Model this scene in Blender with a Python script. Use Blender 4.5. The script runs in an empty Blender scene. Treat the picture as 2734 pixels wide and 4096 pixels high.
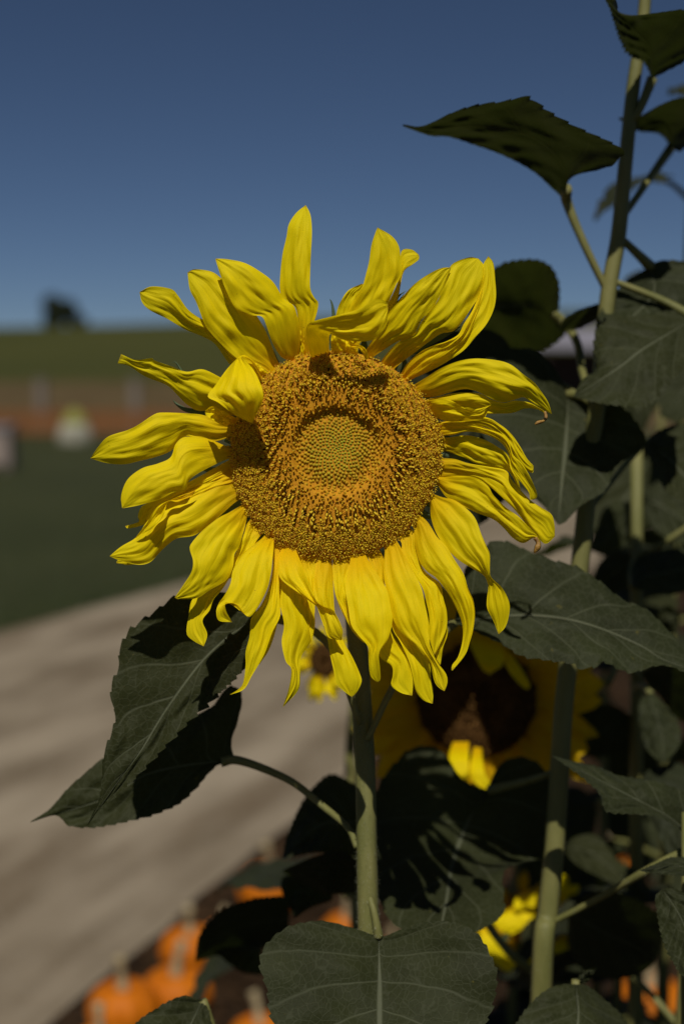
import bpy, math, random
from mathutils import Vector, Matrix, noise
R_ = math.radians
sc = bpy.context.scene
COL = sc.collection

# ------------------------------------------------------------------ camera, sky, sun, exposure
FPX = 50.0 / 36.0 * 4096.0            # focal length in photo pixels
CAM_H = 1.45
PITCH = math.atan((2048 - 1500) / FPX)
cam_d = bpy.data.cameras.new('camera'); cam = bpy.data.objects.new('camera', cam_d); COL.objects.link(cam)
cam_d.sensor_fit = 'VERTICAL'; cam_d.sensor_height = 36.0; cam_d.sensor_width = 24.0; cam_d.lens = 50.0
cam.location = (0, 0, CAM_H); cam.rotation_euler = (math.pi / 2 - PITCH, 0, 0)
cam_d.clip_start = 0.05; cam_d.clip_end = 3000
cam_d.dof.use_dof = True; cam_d.dof.focus_distance = 0.872; cam_d.dof.aperture_fstop = 3.7
sc.camera = cam
SUN_EL, SUN_AZ = R_(54), R_(-3)       # sun behind the camera, a little to the left
w = bpy.data.worlds.new('World'); sc.world = w; w.use_nodes = True
nt = w.node_tree; bg = nt.nodes['Background']
sky = nt.nodes.new('ShaderNodeTexSky'); sky.sky_type = 'NISHITA'; sky.sun_disc = False
sky.sun_elevation = SUN_EL; sky.sun_rotation = math.pi + SUN_AZ
sky.altitude = 1500; sky.air_density = 0.56; sky.dust_density = 0.35; sky.ozone_density = 4.0
nt.links.new(sky.outputs[0], bg.inputs[0]); bg.inputs[1].default_value = 0.05
sun_d = bpy.data.lights.new('sun', 'SUN'); sun_d.energy = 5.0; sun_d.angle = R_(0.5); sun_d.color = (1.0, 0.95, 0.86)
sun = bpy.data.objects.new('sun', sun_d); COL.objects.link(sun); sun.location = (0, -5, 8)
to_sun = Vector((math.sin(SUN_AZ) * math.cos(SUN_EL), -math.cos(SUN_AZ) * math.cos(SUN_EL), math.sin(SUN_EL)))
sun.rotation_euler = to_sun.to_track_quat('Z', 'Y').to_euler()
sc.view_settings.view_transform = 'Standard'; sc.view_settings.look = 'None'
sc.view_settings.exposure = -0.5; sc.view_settings.gamma = 1.0
sc.cycles.use_denoising = True
sc.cycles.max_bounces = 8; sc.cycles.transmission_bounces = 4

FW = Vector((0, math.cos(PITCH), -math.sin(PITCH))); RT = Vector((1, 0, 0)); UP = Vector((0, math.sin(PITCH), math.cos(PITCH)))
CAM = Vector((0, 0, CAM_H))
def at(px, py, D):
    return CAM + FW * D + RT * ((px - 1367) / FPX * D) + UP * (-(py - 2048) / FPX * D)
def ground_at(px, py, z=0.0):
    d = at(px, py, 1.0) - CAM
    t = (z - CAM_H) / d.z
    return CAM + d * t

# ------------------------------------------------------------------ helpers
def tag(o, label=None, cat=None, group=None, kind=None):
    if label: o['label'] = label
    if cat: o['category'] = cat
    if group: o['group'] = group
    if kind: o['kind'] = kind
    return o
def mesh_obj(name, V, F, mats, parent=None, smooth=True, uv=None, mi=None, col=None):
    me = bpy.data.meshes.new(name)
    me.from_pydata([tuple(v) for v in V], [], F)
    for m in (mats if isinstance(mats, (list, tuple)) else [mats]): me.materials.append(m)
    if smooth: me.polygons.foreach_set('use_smooth', [True] * len(me.polygons))
    if mi: me.polygons.foreach_set('material_index', mi)
    if uv:
        ul = me.uv_layers.new(name='UVMap')
        idx = [0] * len(me.loops); me.loops.foreach_get('vertex_index', idx)
        ul.data.foreach_set('uv', [c for i in idx for c in uv[i]])
    if col:
        ca = me.color_attributes.new('Col', 'FLOAT_COLOR', 'POINT')
        ca.data.foreach_set('color', [c for k in col for c in (k[0], k[1], k[2], 1.0)])
    me.update()
    o = bpy.data.objects.new(name, me); COL.objects.link(o)
    if parent is not None: adopt(o, parent)
    return o
def adopt(o, parent):
    o.parent = parent
    t = Vector(parent.location)
    p = parent.parent
    while p is not None: t += Vector(p.location); p = p.parent
    # every mesh is built in world coordinates; only the root Empties are moved
    if parent.type == 'EMPTY': o.matrix_parent_inverse = Matrix.Translation(-Vector(parent.location))
def thing(name, loc, label, cat, group=None):
    e = bpy.data.objects.new(name, None); COL.objects.link(e); e.location = loc; e.empty_display_size = 0.05
    return tag(e, label, cat, group)

class MB:
    def __init__(s): s.V = []; s.F = []; s.uv = []; s.mi = []; s.col = []
    def add(s, V, F, uv=None, mi=0, col=None):
        b = len(s.V); s.V += V; s.F += [tuple(b + i for i in f) for f in F]
        s.uv += uv if uv else [(0, 0)] * len(V); s.mi += [mi] * len(F)
        s.col += [col or (1, 1, 1)] * len(V) if not isinstance(col, list) else col
        return s
    def build(s, name, mats, parent=None, smooth=True, usecol=False):
        return mesh_obj(name, s.V, s.F, mats, parent, smooth, s.uv, s.mi, s.col if usecol else None)

def cat(P, t):
    n = len(P) - 1
    x = min(max(t, 0), 1) * n; i = min(int(x), n - 1); f = x - i
    p1, p2 = P[i], P[i + 1]
    p0 = P[i - 1] if i > 0 else [2 * a - b for a, b in zip(p1, p2)]
    p3 = P[i + 2] if i + 2 <= n else [2 * b - a for a, b in zip(p1, p2)]
    return [0.5 * (2 * b + (c - a) * f + (2 * a - 5 * b + 4 * c - d) * f * f + (3 * b - a - 3 * c + d) * f ** 3)
            for a, b, c, d in zip(p0, p1, p2, p3)]
def resample(P, n, arc=True):
    P = [list(p) for p in P]
    if not arc or len(P) < 3: return [cat(P, i / n) for i in range(n + 1)]
    m = (len(P) - 1) * 12
    S = [cat(P, i / m) for i in range(m + 1)]
    L = [0]
    for a, b in zip(S, S[1:]): L.append(L[-1] + math.dist(a, b))
    out = []; j = 0
    for i in range(n + 1):
        t = L[-1] * i / n
        while j < m - 1 and L[j + 1] < t: j += 1
        f = (t - L[j]) / max(L[j + 1] - L[j], 1e-9)
        out.append([a + (b - a) * f for a, b in zip(S[j], S[j + 1])])
    return out
def lin(zs, t):
    if len(zs) == 1: return zs[0]
    return cat([[z] for z in zs], t)[0]
def nz(x, y, z=0.0): return noise.noise(Vector((x, y, z)))

def tube(P, radii, seg=12, n=None, ridge=0.0, cap=True):
    """P world points, radii list; returns V,F,uv"""
    n = n or max(6, (len(P) - 1) * 6)
    C = [Vector(p) for p in resample(P, n, False)]
    V = []; F = []; uv = []
    T0 = (C[1] - C[0]).normalized()
    A = T0.orthogonal().normalized()
    for i, c in enumerate(C):
        T = (C[min(i + 1, n)] - C[max(i - 1, 0)]).normalized()
        A = (A - T * A.dot(T)).normalized(); B = T.cross(A)
        r = lin(radii, i / n)
        for k in range(seg):
            a = 2 * math.pi * k / seg
            rr = r * (1 + ridge * math.cos(5 * a) + ridge * 0.6 * math.cos(9 * a + 1))
            V.append(c + (A * math.cos(a) + B * math.sin(a)) * rr); uv.append((k / seg, i / n * 8))
    for i in range(n):
        for k in range(seg):
            k2 = (k + 1) % seg
            F.append((i * seg + k, i * seg + k2, (i + 1) * seg + k2, (i + 1) * seg + k))
    if cap:
        F.append(tuple(range(seg - 1, -1, -1))); F.append(tuple(n * seg + k for k in range(seg)))
    return V, F, uv
def box(c, s, rz=0.0):
    cx, cy, cz = c; x, y, z = s[0] / 2, s[1] / 2, s[2] / 2
    M = Matrix.Rotation(rz, 3, 'Z')
    V = [Vector(c) + M @ Vector((a * x, b * y, d * z)) for d in (-1, 1) for a, b in ((-1, -1), (1, -1), (1, 1), (-1, 1))]
    return V, [(3, 2, 1, 0), (4, 5, 6, 7), (0, 1, 5, 4), (1, 2, 6, 5), (2, 3, 7, 6), (3, 0, 4, 7)]

# ------------------------------------------------------------------ materials
def new_mat(name):
    m = bpy.data.materials.new(name); m.use_nodes = True
    n = m.node_tree; n.nodes.clear()
    return m, n
class G:
    """tiny node-graph writer"""
    def __init__(s, nt): s.nt = nt
    def node(s, t, **kw):
        n = s.nt.nodes.new('ShaderNode' + t)
        for k, v in kw.items(): setattr(n, k, v)
        return n
    def set(s, sock, v):
        if isinstance(v, bpy.types.NodeSocket): s.nt.links.new(v, sock)
        elif v is not None: sock.default_value = v
    def math(s, op, a, b=None, c=None, clamp=False):
        n = s.node('Math', operation=op, use_clamp=clamp)
        for i, v in enumerate((a, b, c)):
            if v is not None: s.set(n.inputs[i], v)
        return n.outputs[0]
    def mix(s, f, a, b):
        n = s.node('Mix', data_type='RGBA')
        s.set(n.inputs[0], f); s.set(n.inputs[6], a); s.set(n.inputs[7], b)
        return n.outputs[2]
    def ramp(s, f, lo, hi):
        n = s.node('MapRange', interpolation_type='SMOOTHSTEP')
        s.set(n.inputs[0], f); n.inputs[1].default_value = lo; n.inputs[2].default_value = hi
        return n.outputs[0]
    def noise(s, vec, scale, detail=3, rough=0.55):
        n = s.node('TexNoise'); s.set(n.inputs['Vector'], vec); n.inputs['Scale'].default_value = scale
        n.inputs['Detail'].default_value = detail; n.inputs['Roughness'].default_value = rough
        return n.outputs['Fac']
    def voro(s, vec, scale, feature='F1'):
        n = s.node('TexVoronoi', feature=feature); s.set(n.inputs['Vector'], vec); n.inputs['Scale'].default_value = scale
        return n.outputs['Distance']
    def mapping(s, vec, scale):
        n = s.node('Mapping'); s.set(n.inputs[0], vec); n.inputs[3].default_value = scale
        return n.outputs[0]
    def bump(s, h, strength, dist):
        n = s.node('Bump'); s.set(n.inputs['Height'], h); n.inputs['Strength'].default_value = strength; n.inputs['Distance'].default_value = dist
        return n.outputs[0]
def c4(c): return (c[0], c[1], c[2], 1.0)
def finish(g, col, rough=0.6, normal=None, spec=0.4, trans=None, tf=0.0, sheen=0.0):
    p = g.node('BsdfPrincipled'); g.set(p.inputs['Base Color'], col); g.set(p.inputs['Roughness'], rough)
    p.inputs['Specular IOR Level'].default_value = spec
    if sheen: p.inputs['Sheen Weight'].default_value = sheen; p.inputs['Sheen Roughness'].default_value = 0.5
    if normal: g.set(p.inputs['Normal'], normal)
    out = g.node('OutputMaterial')
    if trans is not None:
        t = g.node('BsdfTranslucent'); g.set(t.inputs[0], trans)
        if normal: g.set(t.inputs['Normal'], normal)
        m = g.node('MixShader'); m.inputs[0].default_value = tf
        g.nt.links.new(p.outputs[0], m.inputs[1]); g.nt.links.new(t.outputs[0], m.inputs[2])
        g.nt.links.new(m.outputs[0], out.inputs[0])
    else: g.nt.links.new(p.outputs[0], out.inputs[0])

def petal_mat(name, base, mid, tip, dull=1.0):
    m, n = new_mat(name); g = G(n)
    uvn = g.node('UVMap'); sep = g.node('SeparateXYZ'); n.links.new(uvn.outputs[0], sep.inputs[0])
    u, v = sep.outputs[0], sep.outputs[1]
    rnd = g.node('ObjectInfo').outputs['Random']
    vec = g.node('VectorMath', operation='ADD'); n.links.new(uvn.outputs[0], vec.inputs[0])
    cmb = g.node('CombineXYZ'); g.set(cmb.inputs[2], g.math('MULTIPLY', rnd, 37.0)); n.links.new(cmb.outputs[0], vec.inputs[1])
    st = g.noise(g.mapping(vec.outputs[0], (30, 1.3, 1)), 1.0, 4)
    st2 = g.noise(g.mapping(vec.outputs[0], (85, 1.8, 1)), 1.0, 2)
    pt = g.noise(g.mapping(vec.outputs[0], (3, 5, 1)), 1.0, 3)
    c = g.mix(g.ramp(v, 0.0, 0.38), c4(base), c4(mid))
    c = g.mix(g.math('MULTIPLY', g.ramp(v, 0.55, 1.0), g.math('ADD', pt, 0.1)), c, c4(tip))
    c = g.mix(g.math('MULTIPLY', rnd, 0.22), c, c4((mid[0] * 0.93, mid[1] * 0.86, 0.001)))
    c = g.mix(g.math('MULTIPLY', g.ramp(pt, 0.5, 0.75), 0.18), c, c4((mid[0] * 0.82, mid[1] * 0.98, 0.004)))
    c = g.mix(g.math('MULTIPLY', g.ramp(st, 0.5, 0.72), 0.26), c, c4([x * 0.62 for x in mid]))
    c = g.mix(g.math('MULTIPLY', g.ramp(st2, 0.58, 0.75), 0.25), c, c4((0.9, 0.72, 0.02)))
    obj = g.node('TexCoord').outputs['Object']
    sp = g.math('MULTIPLY', g.ramp(g.noise(obj, 520, 2), 0.72, 0.78), 0.55)
    c = g.mix(sp, c, c4((0.28, 0.15, 0.01)))
    brown = g.math('MULTIPLY', g.ramp(g.math('ADD', v, g.math('MULTIPLY', g.math('SUBTRACT', pt, 0.5), 0.06)), 0.975, 1.0), 0.55)
    c = g.mix(brown, c, c4((0.30, 0.17, 0.02)))
    h = g.math('ADD', g.math('MULTIPLY', st, 0.6), g.math('MULTIPLY', st2, 0.5))
    nrm = g.bump(h, 0.42, 0.0010)
    finish(g, c, 0.6, nrm, 0.14, g.mix(0.5, c, c4((0.9 * dull, 0.58 * dull, 0.0))), 0.38, 0.0)
    return m
M_PETAL = petal_mat('petal_yellow', (0.88, 0.50, 0.001), (0.96, 0.76, 0.001), (0.92, 0.78, 0.006))
M_PETAL_DIM = petal_mat('petal_gold', (0.62, 0.30, 0.002), (0.74, 0.46, 0.003), (0.72, 0.50, 0.006))  # gold petals; the rear flower's shade is partly put into this dimmer yellow

def leaf_mat(name, top, trans, vein):
    m, n = new_mat(name); g = G(n)
    uvn = g.node('UVMap'); sep = g.node('SeparateXYZ'); n.links.new(uvn.outputs[0], sep.inputs[0])
    u, v = sep.outputs[0], sep.outputs[1]
    obj = g.node('TexCoord').outputs['Object']
    rnd = g.node('ObjectInfo').outputs['Random']
    au = g.math('ABSOLUTE', g.math('MULTIPLY_ADD', u, 2.0, -1.0))
    wob = g.math('MULTIPLY', g.math('SUBTRACT', g.noise(obj, 40, 2), 0.5), 0.03)
    c_ = g.math('MULTIPLY', g.math('ADD', g.math('SUBTRACT', v, g.math('MULTIPLY', g.math('POWER', au, 0.8), 0.30)), wob), 6.0)
    fr = g.math('ABSOLUTE', g.math('SUBTRACT', g.math('FRACT', c_), 0.5))
    lat = g.math('MULTIPLY', g.math('SUBTRACT', 1.0, g.ramp(fr, 0.0, 0.06)), g.math('SUBTRACT', 1.0, g.math('MULTIPLY', au, 0.55)))
    mid = g.math('SUBTRACT', 1.0, g.ramp(au, 0.010, 0.038))
    ter = g.math('SUBTRACT', 1.0, g.ramp(g.voro(obj, 190, 'DISTANCE_TO_EDGE'), 0.0, 0.10))
    vn = g.math('MAXIMUM', mid, g.math('MULTIPLY', lat, 0.6))
    vn = g.math('MAXIMUM', vn, g.math('MULTIPLY', ter, 0.18))
    big = g.noise(obj, 22, 4)
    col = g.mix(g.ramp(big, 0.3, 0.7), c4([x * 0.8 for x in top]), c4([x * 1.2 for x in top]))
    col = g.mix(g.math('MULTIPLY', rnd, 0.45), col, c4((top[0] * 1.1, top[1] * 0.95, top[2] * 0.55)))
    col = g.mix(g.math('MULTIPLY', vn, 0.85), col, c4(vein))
    spots = g.math('MULTIPLY', g.ramp(g.noise(obj, 150, 3), 0.70, 0.76), 0.5)
    col = g.mix(spots, col, c4((0.17, 0.14, 0.02)))
    h = g.math('ADD', g.math('MULTIPLY', vn, 0.6), g.math('MULTIPLY', g.noise(obj, 420, 3), 0.5))
    nrm = g.bump(h, 0.8, 0.0012)
    finish(g, col, 0.62, nrm, 0.16, c4(trans), 0.36, 0.03)
    return m
M_LEAF = leaf_mat('leaf_green', (0.031, 0.037, 0.013), (0.046, 0.060, 0.008), (0.14, 0.15, 0.09))
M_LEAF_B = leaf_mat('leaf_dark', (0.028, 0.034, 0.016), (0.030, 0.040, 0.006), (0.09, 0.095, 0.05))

def simple(name, a, b, scale=40, rough=0.7, bump=0.3, bd=0.002, spec=0.3, trans=None, tf=0.0, stretch=(1, 1, 1), detail=4):
    m, n = new_mat(name); g = G(n)
    obj = g.mapping(g.node('TexCoord').outputs['Object'], stretch)
    f = g.noise(obj, scale, detail)
    col = g.mix(g.ramp(f, 0.3, 0.7), c4(a), c4(b))
    nrm = g.bump(g.noise(obj, scale * 4, 3), bump, bd) if bump else None
    finish(g, col, rough, nrm, spec, c4(trans) if trans else None, tf)
    return m
M_STEM = simple('stem_green', (0.125, 0.127, 0.035), (0.18, 0.17, 0.055), 60, 0.6, 0.6, 0.001, 0.3, stretch=(1, 1, .25))
M_SEPAL = simple('sepal_green', (0.07, 0.11, 0.05), (0.11, 0.15, 0.08), 90, 0.6, 0.4, 0.001, 0.3, (0.1, 0.16, 0.03), 0.2)
M_HAIR = simple('stem_hair', (0.3, 0.3, 0.2), (0.4, 0.4, 0.28), 50, 0.6, 0, 0, 0.3)
M_WITHER = simple('withered_brown', (0.20, 0.09, 0.015), (0.36, 0.20, 0.03), 300, 0.5, 0.6, 0.001, 0.5)
M_DISC = simple('disc_orange', (0.46, 0.19, 0.006), (0.58, 0.28, 0.008), 500, 0.7, 0.5, 0.001, 0.2)
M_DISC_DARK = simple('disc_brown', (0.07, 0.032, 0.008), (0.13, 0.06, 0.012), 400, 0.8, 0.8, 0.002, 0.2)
def col_mat(name, rough, tr=0.15):
    m, n = new_mat(name); g = G(n)
    a = g.node('VertexColor', layer_name='Col').outputs[0]
    finish(g, a, rough, None, 0.12, a, tr)
    return m
M_FLORET = col_mat('floret_mixed', 0.6, 0.28)

# ------------------------------------------------------------------ lofted blades (petals and leaves)
def loft(mb, L, Rr, M=None, f=None, NU=14, NV=44, zM=(0,), zL=0.0, zR=0.0, arc=True, seed=0, cup=0.0, ridges=0.0, rough=0.0,
         teeth=0, tooth=0.0, quilt=0.0, toothL=1.0, px=True, endz=0.0, mi=0):
    """rails L, Rr (and optional midline M) in plan coordinates; f(x, y, z) maps to the world, z in mm towards the viewer"""
    Ls, Rs = resample(L, NV, arc), resample(Rr, NV, arc)
    Ms = resample(M, NV, arc) if M else [[(a + b) / 2 for a, b in zip(p, q)] for p, q in zip(Ls, Rs)]
    V = []; uv = []; Fc = []
    rs = random.Random(seed); ph = [rs.uniform(0, 6.28) for _ in range(6)]; so = rs.uniform(0, 100)
    kr = rs.choice([2, 3, 3, 4])
    for i in range(NV + 1):
        v = i / NV
        zc = lin(list(zM), v)
        l, r, m = Ls[i], Rs[i], Ms[i]
        wid = math.dist(l, r) * 0.15
        env = math.sin(math.pi * min(max(v, 0.0), 1.0)) ** 0.6 if 0 < v < 1 else 0.0
        for j in range(NU + 1):
            s = -1 + 2 * j / NU
            e = l if s < 0 else r
            a = abs(s)
            x = m[0] + (e[0] - m[0]) * a; y = m[1] + (e[1] - m[1]) * a
            z = zc + (zL if s < 0 else zR) * a ** 1.3 * (env + endz * v)
            z += cup * wid * (1 - s * s) * env
            if ridges:
                z += ridges * 0.23 * wid * env * (0.5 + 0.9 * abs(nz(v * 2.3, so + 4) + 0.25)) * (0.6 * math.cos(kr * math.pi * s + ph[0] + 1.2 * v) + 0.5 * math.cos((kr + 2) * math.pi * s + ph[1] - 1.5 * v)
                                           + 0.55 * math.cos((kr * 2 + 5) * math.pi * s + ph[3] + 2.0 * nz(v * 3, so)))
            if rough:
                z += rough * env * (nz(s * 1.3 + so, v * 3.0) + 0.5 * nz(s * 2.6 + so, v * 6.5 + 9) + 0.3 * nz(s * 5 + so, v * 9 + 3))
            if quilt:
                c_ = (v - 0.30 * a ** 0.8) * 6.0
                z += quilt * env * a * (1.25 - a) * math.cos(2 * math.pi * c_) * 1.6
            if teeth and a > 0.55:
                t = (v * teeth + 0.25 * nz(v * 9, so + (3 if s < 0 else 7))) % 1.0
                k = tooth * (toothL if s < 0 else 1.0) * 1.7 * (0.55 + 0.8 * abs(nz(v * teeth * 0.31, so))) * (1 - t) * env * ((a - 0.55) / 0.45) ** 3
                d = math.hypot(e[0] - m[0], e[1] - m[1]) or 1.0
                x += (e[0] - m[0]) / d * k; y += (e[1] - m[1]) / d * k
            V.append(f(x, y, z)); uv.append((0.5 + s / 2, v))
    w_ = NU + 1
    for i in range(NV):
        for j in range(NU):
            Fc.append((i * w_ + j, i * w_ + j + 1, (i + 1) * w_ + j + 1, (i + 1) * w_ + j))
    mb.add(V, Fc, uv, mi)
    return mb
def crop(ox, oy, s):
    return lambda pts: [(ox + x * s, oy + y * s) for x, y in pts]
KA, KB, KC, KD = crop(300, 750, .6378), crop(1200, 750, .7015), crop(300, 1650, .6378), crop(1200, 1650, .7015)
K1, K2, K3, K4 = crop(1500, 0, .787), crop(1834, 900, .574), crop(1734, 2100, .6378), crop(1734, 3000, .6378)
K5, K6, K7 = crop(900, 2400, .7015), crop(0, 2300, .829), crop(0, 3200, .829)
KP = lambda p: p

# ------------------------------------------------------------------ setting: lawn, path, bed, field, hill
def grass_mat(name, a, b, c, big=0.35):
    m, n = new_mat(name); g = G(n)
    obj = g.node('TexCoord').outputs['Object']
    f1 = g.noise(obj, big, 3); f2 = g.noise(obj, 9, 4); f3 = g.noise(g.mapping(obj, (1, .35, 1)), 60, 2)
    col = g.mix(g.ramp(f1, 0.35, 0.65), c4(a), c4(b))
    col = g.mix(g.math('MULTIPLY', g.ramp(f2, 0.4, 0.7), 0.6), col, c4(c))
    col = g.mix(g.math('MULTIPLY', g.ramp(f3, 0.5, 0.7), 0.4), col, c4([x * 0.5 for x in a]))
    finish(g, col, 0.8, g.bump(g.noise(obj, 45, 4), 0.8, 0.03), 0.2)
    return m
M_LAWN = grass_mat('lawn_grass', (0.033, 0.039, 0.012), (0.044, 0.049, 0.016), (0.042, 0.046, 0.011))
M_HILL = grass_mat('hill_grass', (0.050, 0.053, 0.008), (0.062, 0.062, 0.010), (0.040, 0.048, 0.010), 0.06)
M_FIELD = simple('tilled_soil', (0.080, 0.056, 0.026), (0.105, 0.075, 0.034), 0.7, 0.9, 0.6, 0.05, 0.1)
def grid_sheet(name, x0, x1, ys, zf, nx, mat, kind='structure'):
    V = []; F = []
    for y in ys:
        for i in range(nx + 1):
            x = x0 + (x1 - x0) * i / nx; V.append((x, y, zf(x, y)))
    for j in range(len(ys) - 1):
        for i in range(nx):
            a = j * (nx + 1) + i; F.append((a, a + 1, a + nx + 2, a + nx + 1))
    return tag(mesh_obj(name, V, F, mat), kind=kind)
lawn = mesh_obj('lawn', [(-900, -900, 0), (900, -900, 0), (900, 900, 0), (-900, 900, 0)], [(0, 1, 2, 3)], M_LAWN, smooth=False); tag(lawn, kind='structure')
def rise(x, y):
    pts = [(37, 0.02), (45, 0.25), (60, 1.15), (85, 2.3), (120, 4.8), (150, 7.0), (165, 7.6), (190, 6.8), (260, 0.5), (300, -0.5)]
    for (a, za), (b, zb) in zip(pts, pts[1:]):
        if y <= b:
            z = za + (zb - za) * (y - a) / (b - a); break
    else: z = -0.5
    k = min(1, max(0, (y - 60) / 60))
    return z + k * (0.5 * math.sin(x * 0.02 + 1.0) + 0.35 * math.sin(x * 0.047) + 0.012 * x)
grid_sheet('field', -60, 80, [37, 41, 45, 50, 55, 60], rise, 24, M_FIELD)
grid_sheet('hill', -170, 230, [60, 66, 73, 85, 100, 120, 135, 150, 158, 165, 175, 190, 220, 260, 300], rise, 80, M_HILL)
# path between the lawn and the planted bed
P0 = ground_at(250, 4096); P1 = ground_at(1150, 3330); Q0 = ground_at(0, 2530); Q1 = ground_at(760, 2330)
dirp = (P1 - P0).normalized(); dq = (Q1 - Q0).normalized()
def path_mat():
    m, n = new_mat('path_gravel'); g = G(n)
    obj = g.node('TexCoord').outputs['Object']
    rt = g.node('Mapping'); g.set(rt.inputs[0], obj); rt.inputs[2].default_value[2] = math.atan2(dirp.x, dirp.y)
    rot = g.node('Mapping'); g.set(rot.inputs[0], rt.outputs[0]); rot.inputs[3].default_value = (1.0, 0.22, 1)
    f1 = g.noise(rot.outputs[0], 4.2, 4); f2 = g.noise(obj, 60, 4); f3 = g.noise(rot.outputs[0], 2.3, 3)
    col = g.mix(g.ramp(f1, 0.32, 0.68), c4((0.135, 0.102, 0.064)), c4((0.29, 0.237, 0.168)))
    col = g.mix(g.math('MULTIPLY', g.ramp(f3, 0.5, 0.68), 0.75), col, c4((0.115, 0.080, 0.045)))
    col = g.mix(g.math('MULTIPLY', g.ramp(f2, 0.4, 0.7), 0.35), col, c4((0.28, 0.245, 0.19)))
    finish(g, col, 0.9, g.bump(f2, 0.5, 0.01), 0.15)
    return m
M_PATH = path_mat()
def strip(name, pa, da, pb, db, z, mat, s0, s1, kind='structure', n=60, wob=0.03):
    V = []; F = []
    for i in range(n + 1):
        t = s0 + (s1 - s0) * i / n
        a = pa + da * t; b = pb + db * t
        oa = wob * nz(t * 2.1, 3.1) + wob * nz(t * 7, 1); ob = wob * 2 * nz(t * 1.3, 8.1) + wob * nz(t * 6, 4)
        V += [(a.x + oa, a.y, z), (b.x + ob, b.y, z)]
        if i: F.append((2 * i - 2, 2 * i - 1, 2 * i + 1, 2 * i))
    return tag(mesh_obj(name, V, F, mat, smooth=False), kind=kind)
strip('path', P0, dirp, Q0, dq, 0.006, M_PATH, -9, 40)
M_SOIL = simple('mulch_soil', (0.016, 0.009, 0.004), (0.04, 0.022, 0.010), 14, 0.95, 0.9, 0.02, 0.1)
# planted bed: a mulched, slightly raised sheet on the near side of the path
perp = Vector((dirp.y, -dirp.x, 0))
V = []; F = []; nb, mbk = 70, 26
for i in range(nb + 1):
    t = -6 + 17 * i / nb
    for k in range(mbk + 1):
        d = 5.0 * (k / mbk) ** 1.6
        p = P0 + dirp * t + perp * (d - 0.02 + 0.03 * nz(t * 3, 2))
        h = 0.010 + 0.05 * min(1, d / 0.25) + 0.02 * nz(p.x * 4, p.y * 4) * min(1, d * 4)
        V.append((p.x, p.y, max(h, 0.009)))
for i in range(nb):
    for k in range(mbk):
        a = i * (mbk + 1) + k; F.append((a, a + 1, a + mbk + 2, a + mbk + 1))
tag(mesh_obj('soil_bed', V, F, M_SOIL), kind='structure')
M_CHIP = simple('bark_chip', (0.022, 0.012, 0.005), (0.06, 0.032, 0.014), 9, 0.9, 0.5, 0.004, 0.15)
rs = random.Random(5); mb = MB()
for i in range(1800):
    t = rs.uniform(-1.5, 4.5); d = abs(rs.gauss(0, 0.45)) + 0.02
    p = P0 + dirp * t + perp * d
    V, F = box((0, 0, 0), (rs.uniform(.02, .07), rs.uniform(.008, .025), rs.uniform(.004, .012)))
    Mx = Matrix.Translation((p.x, p.y, 0.02 + 0.05 * min(1, d / .25))) @ Matrix.Rotation(rs.uniform(0, 6.28), 4, 'Z') @ Matrix.Rotation(rs.uniform(-.5, .5), 4, 'X') @ Matrix.Rotation(rs.uniform(-.4, .4), 4, 'Y')
    mb.add([Mx @ v for v in V], F)
tag(mb.build('bark_mulch', M_CHIP, smooth=False), 'dark brown bark chips covering the bed beside the path', 'mulch', kind='stuff')
# short grass blades along the lawn's edge with the path
rs = random.Random(8); V = []; F = []
M_BLADE = simple('grass_blade', (0.035, 0.055, 0.018), (0.055, 0.075, 0.025), 3, 0.6, 0, 0, 0.3, (0.05, 0.08, 0.01), 0.3)
nq = Vector((-dq.y, dq.x, 0))
for i in range(14000):
    t = rs.uniform(-3, 9); d = rs.uniform(0, 1) ** 2.2 * 5.0 - 0.03
    p = Q0 + dq * t + nq * d
    a = rs.uniform(0, 6.28); h = rs.uniform(.025, .06); wd = .004
    dx, dy = math.cos(a) * wd, math.sin(a) * wd; lx, ly = rs.uniform(-.02, .02), rs.uniform(-.02, .02)
    b = len(V); V += [(p.x - dx, p.y - dy, 0), (p.x + dx, p.y + dy, 0), (p.x + lx, p.y + ly, h)]; F.append((b, b + 1, b + 2))
tag(mesh_obj('grass_blades', V, F, M_BLADE, smooth=False), 'short mown green grass at the edge of the pale path', 'grass', kind='stuff')

# ------------------------------------------------------------------ far things on the left
M_FENCE = simple('fence_wood', (0.16, 0.070, 0.026), (0.23, 0.095, 0.034), 3, 0.8, 0.4, 0.01, 0.2, stretch=(6, 6, .4))
fy = ground_at(300, 1752).y
fe = thing('slat_fence', (-5, fy, 0), 'low reddish brown wooden slat fence at the far end of the lawn', 'fence')
mb = MB(); rs = random.Random(3)
for i in range(150):
    x = -11 + i * 0.105
    mb.add(*box((x, fy + rs.uniform(-.004, .004), 0.36 + rs.uniform(-.01, .01)), (0.085, 0.02, 0.58)))
mb.build('slat_panel', M_FENCE, fe, smooth=False)
for z in (0.2, 0.52): mesh_obj('rail', *box((-3.2, fy + 0.032, z), (15.8, 0.04, 0.07)), M_FENCE, fe, smooth=False)
for i in range(8): mesh_obj('post', *box((-11 + i * 2.24, fy + 0.10, 0.35), (0.09, 0.09, 0.70)), M_FENCE, fe, smooth=False)
M_POST = simple('grey_post', (0.15, 0.12, 0.10), (0.19, 0.16, 0.13), 6, 0.8, 0.3, 0.01, 0.2, stretch=(1, 1, .2))
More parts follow.
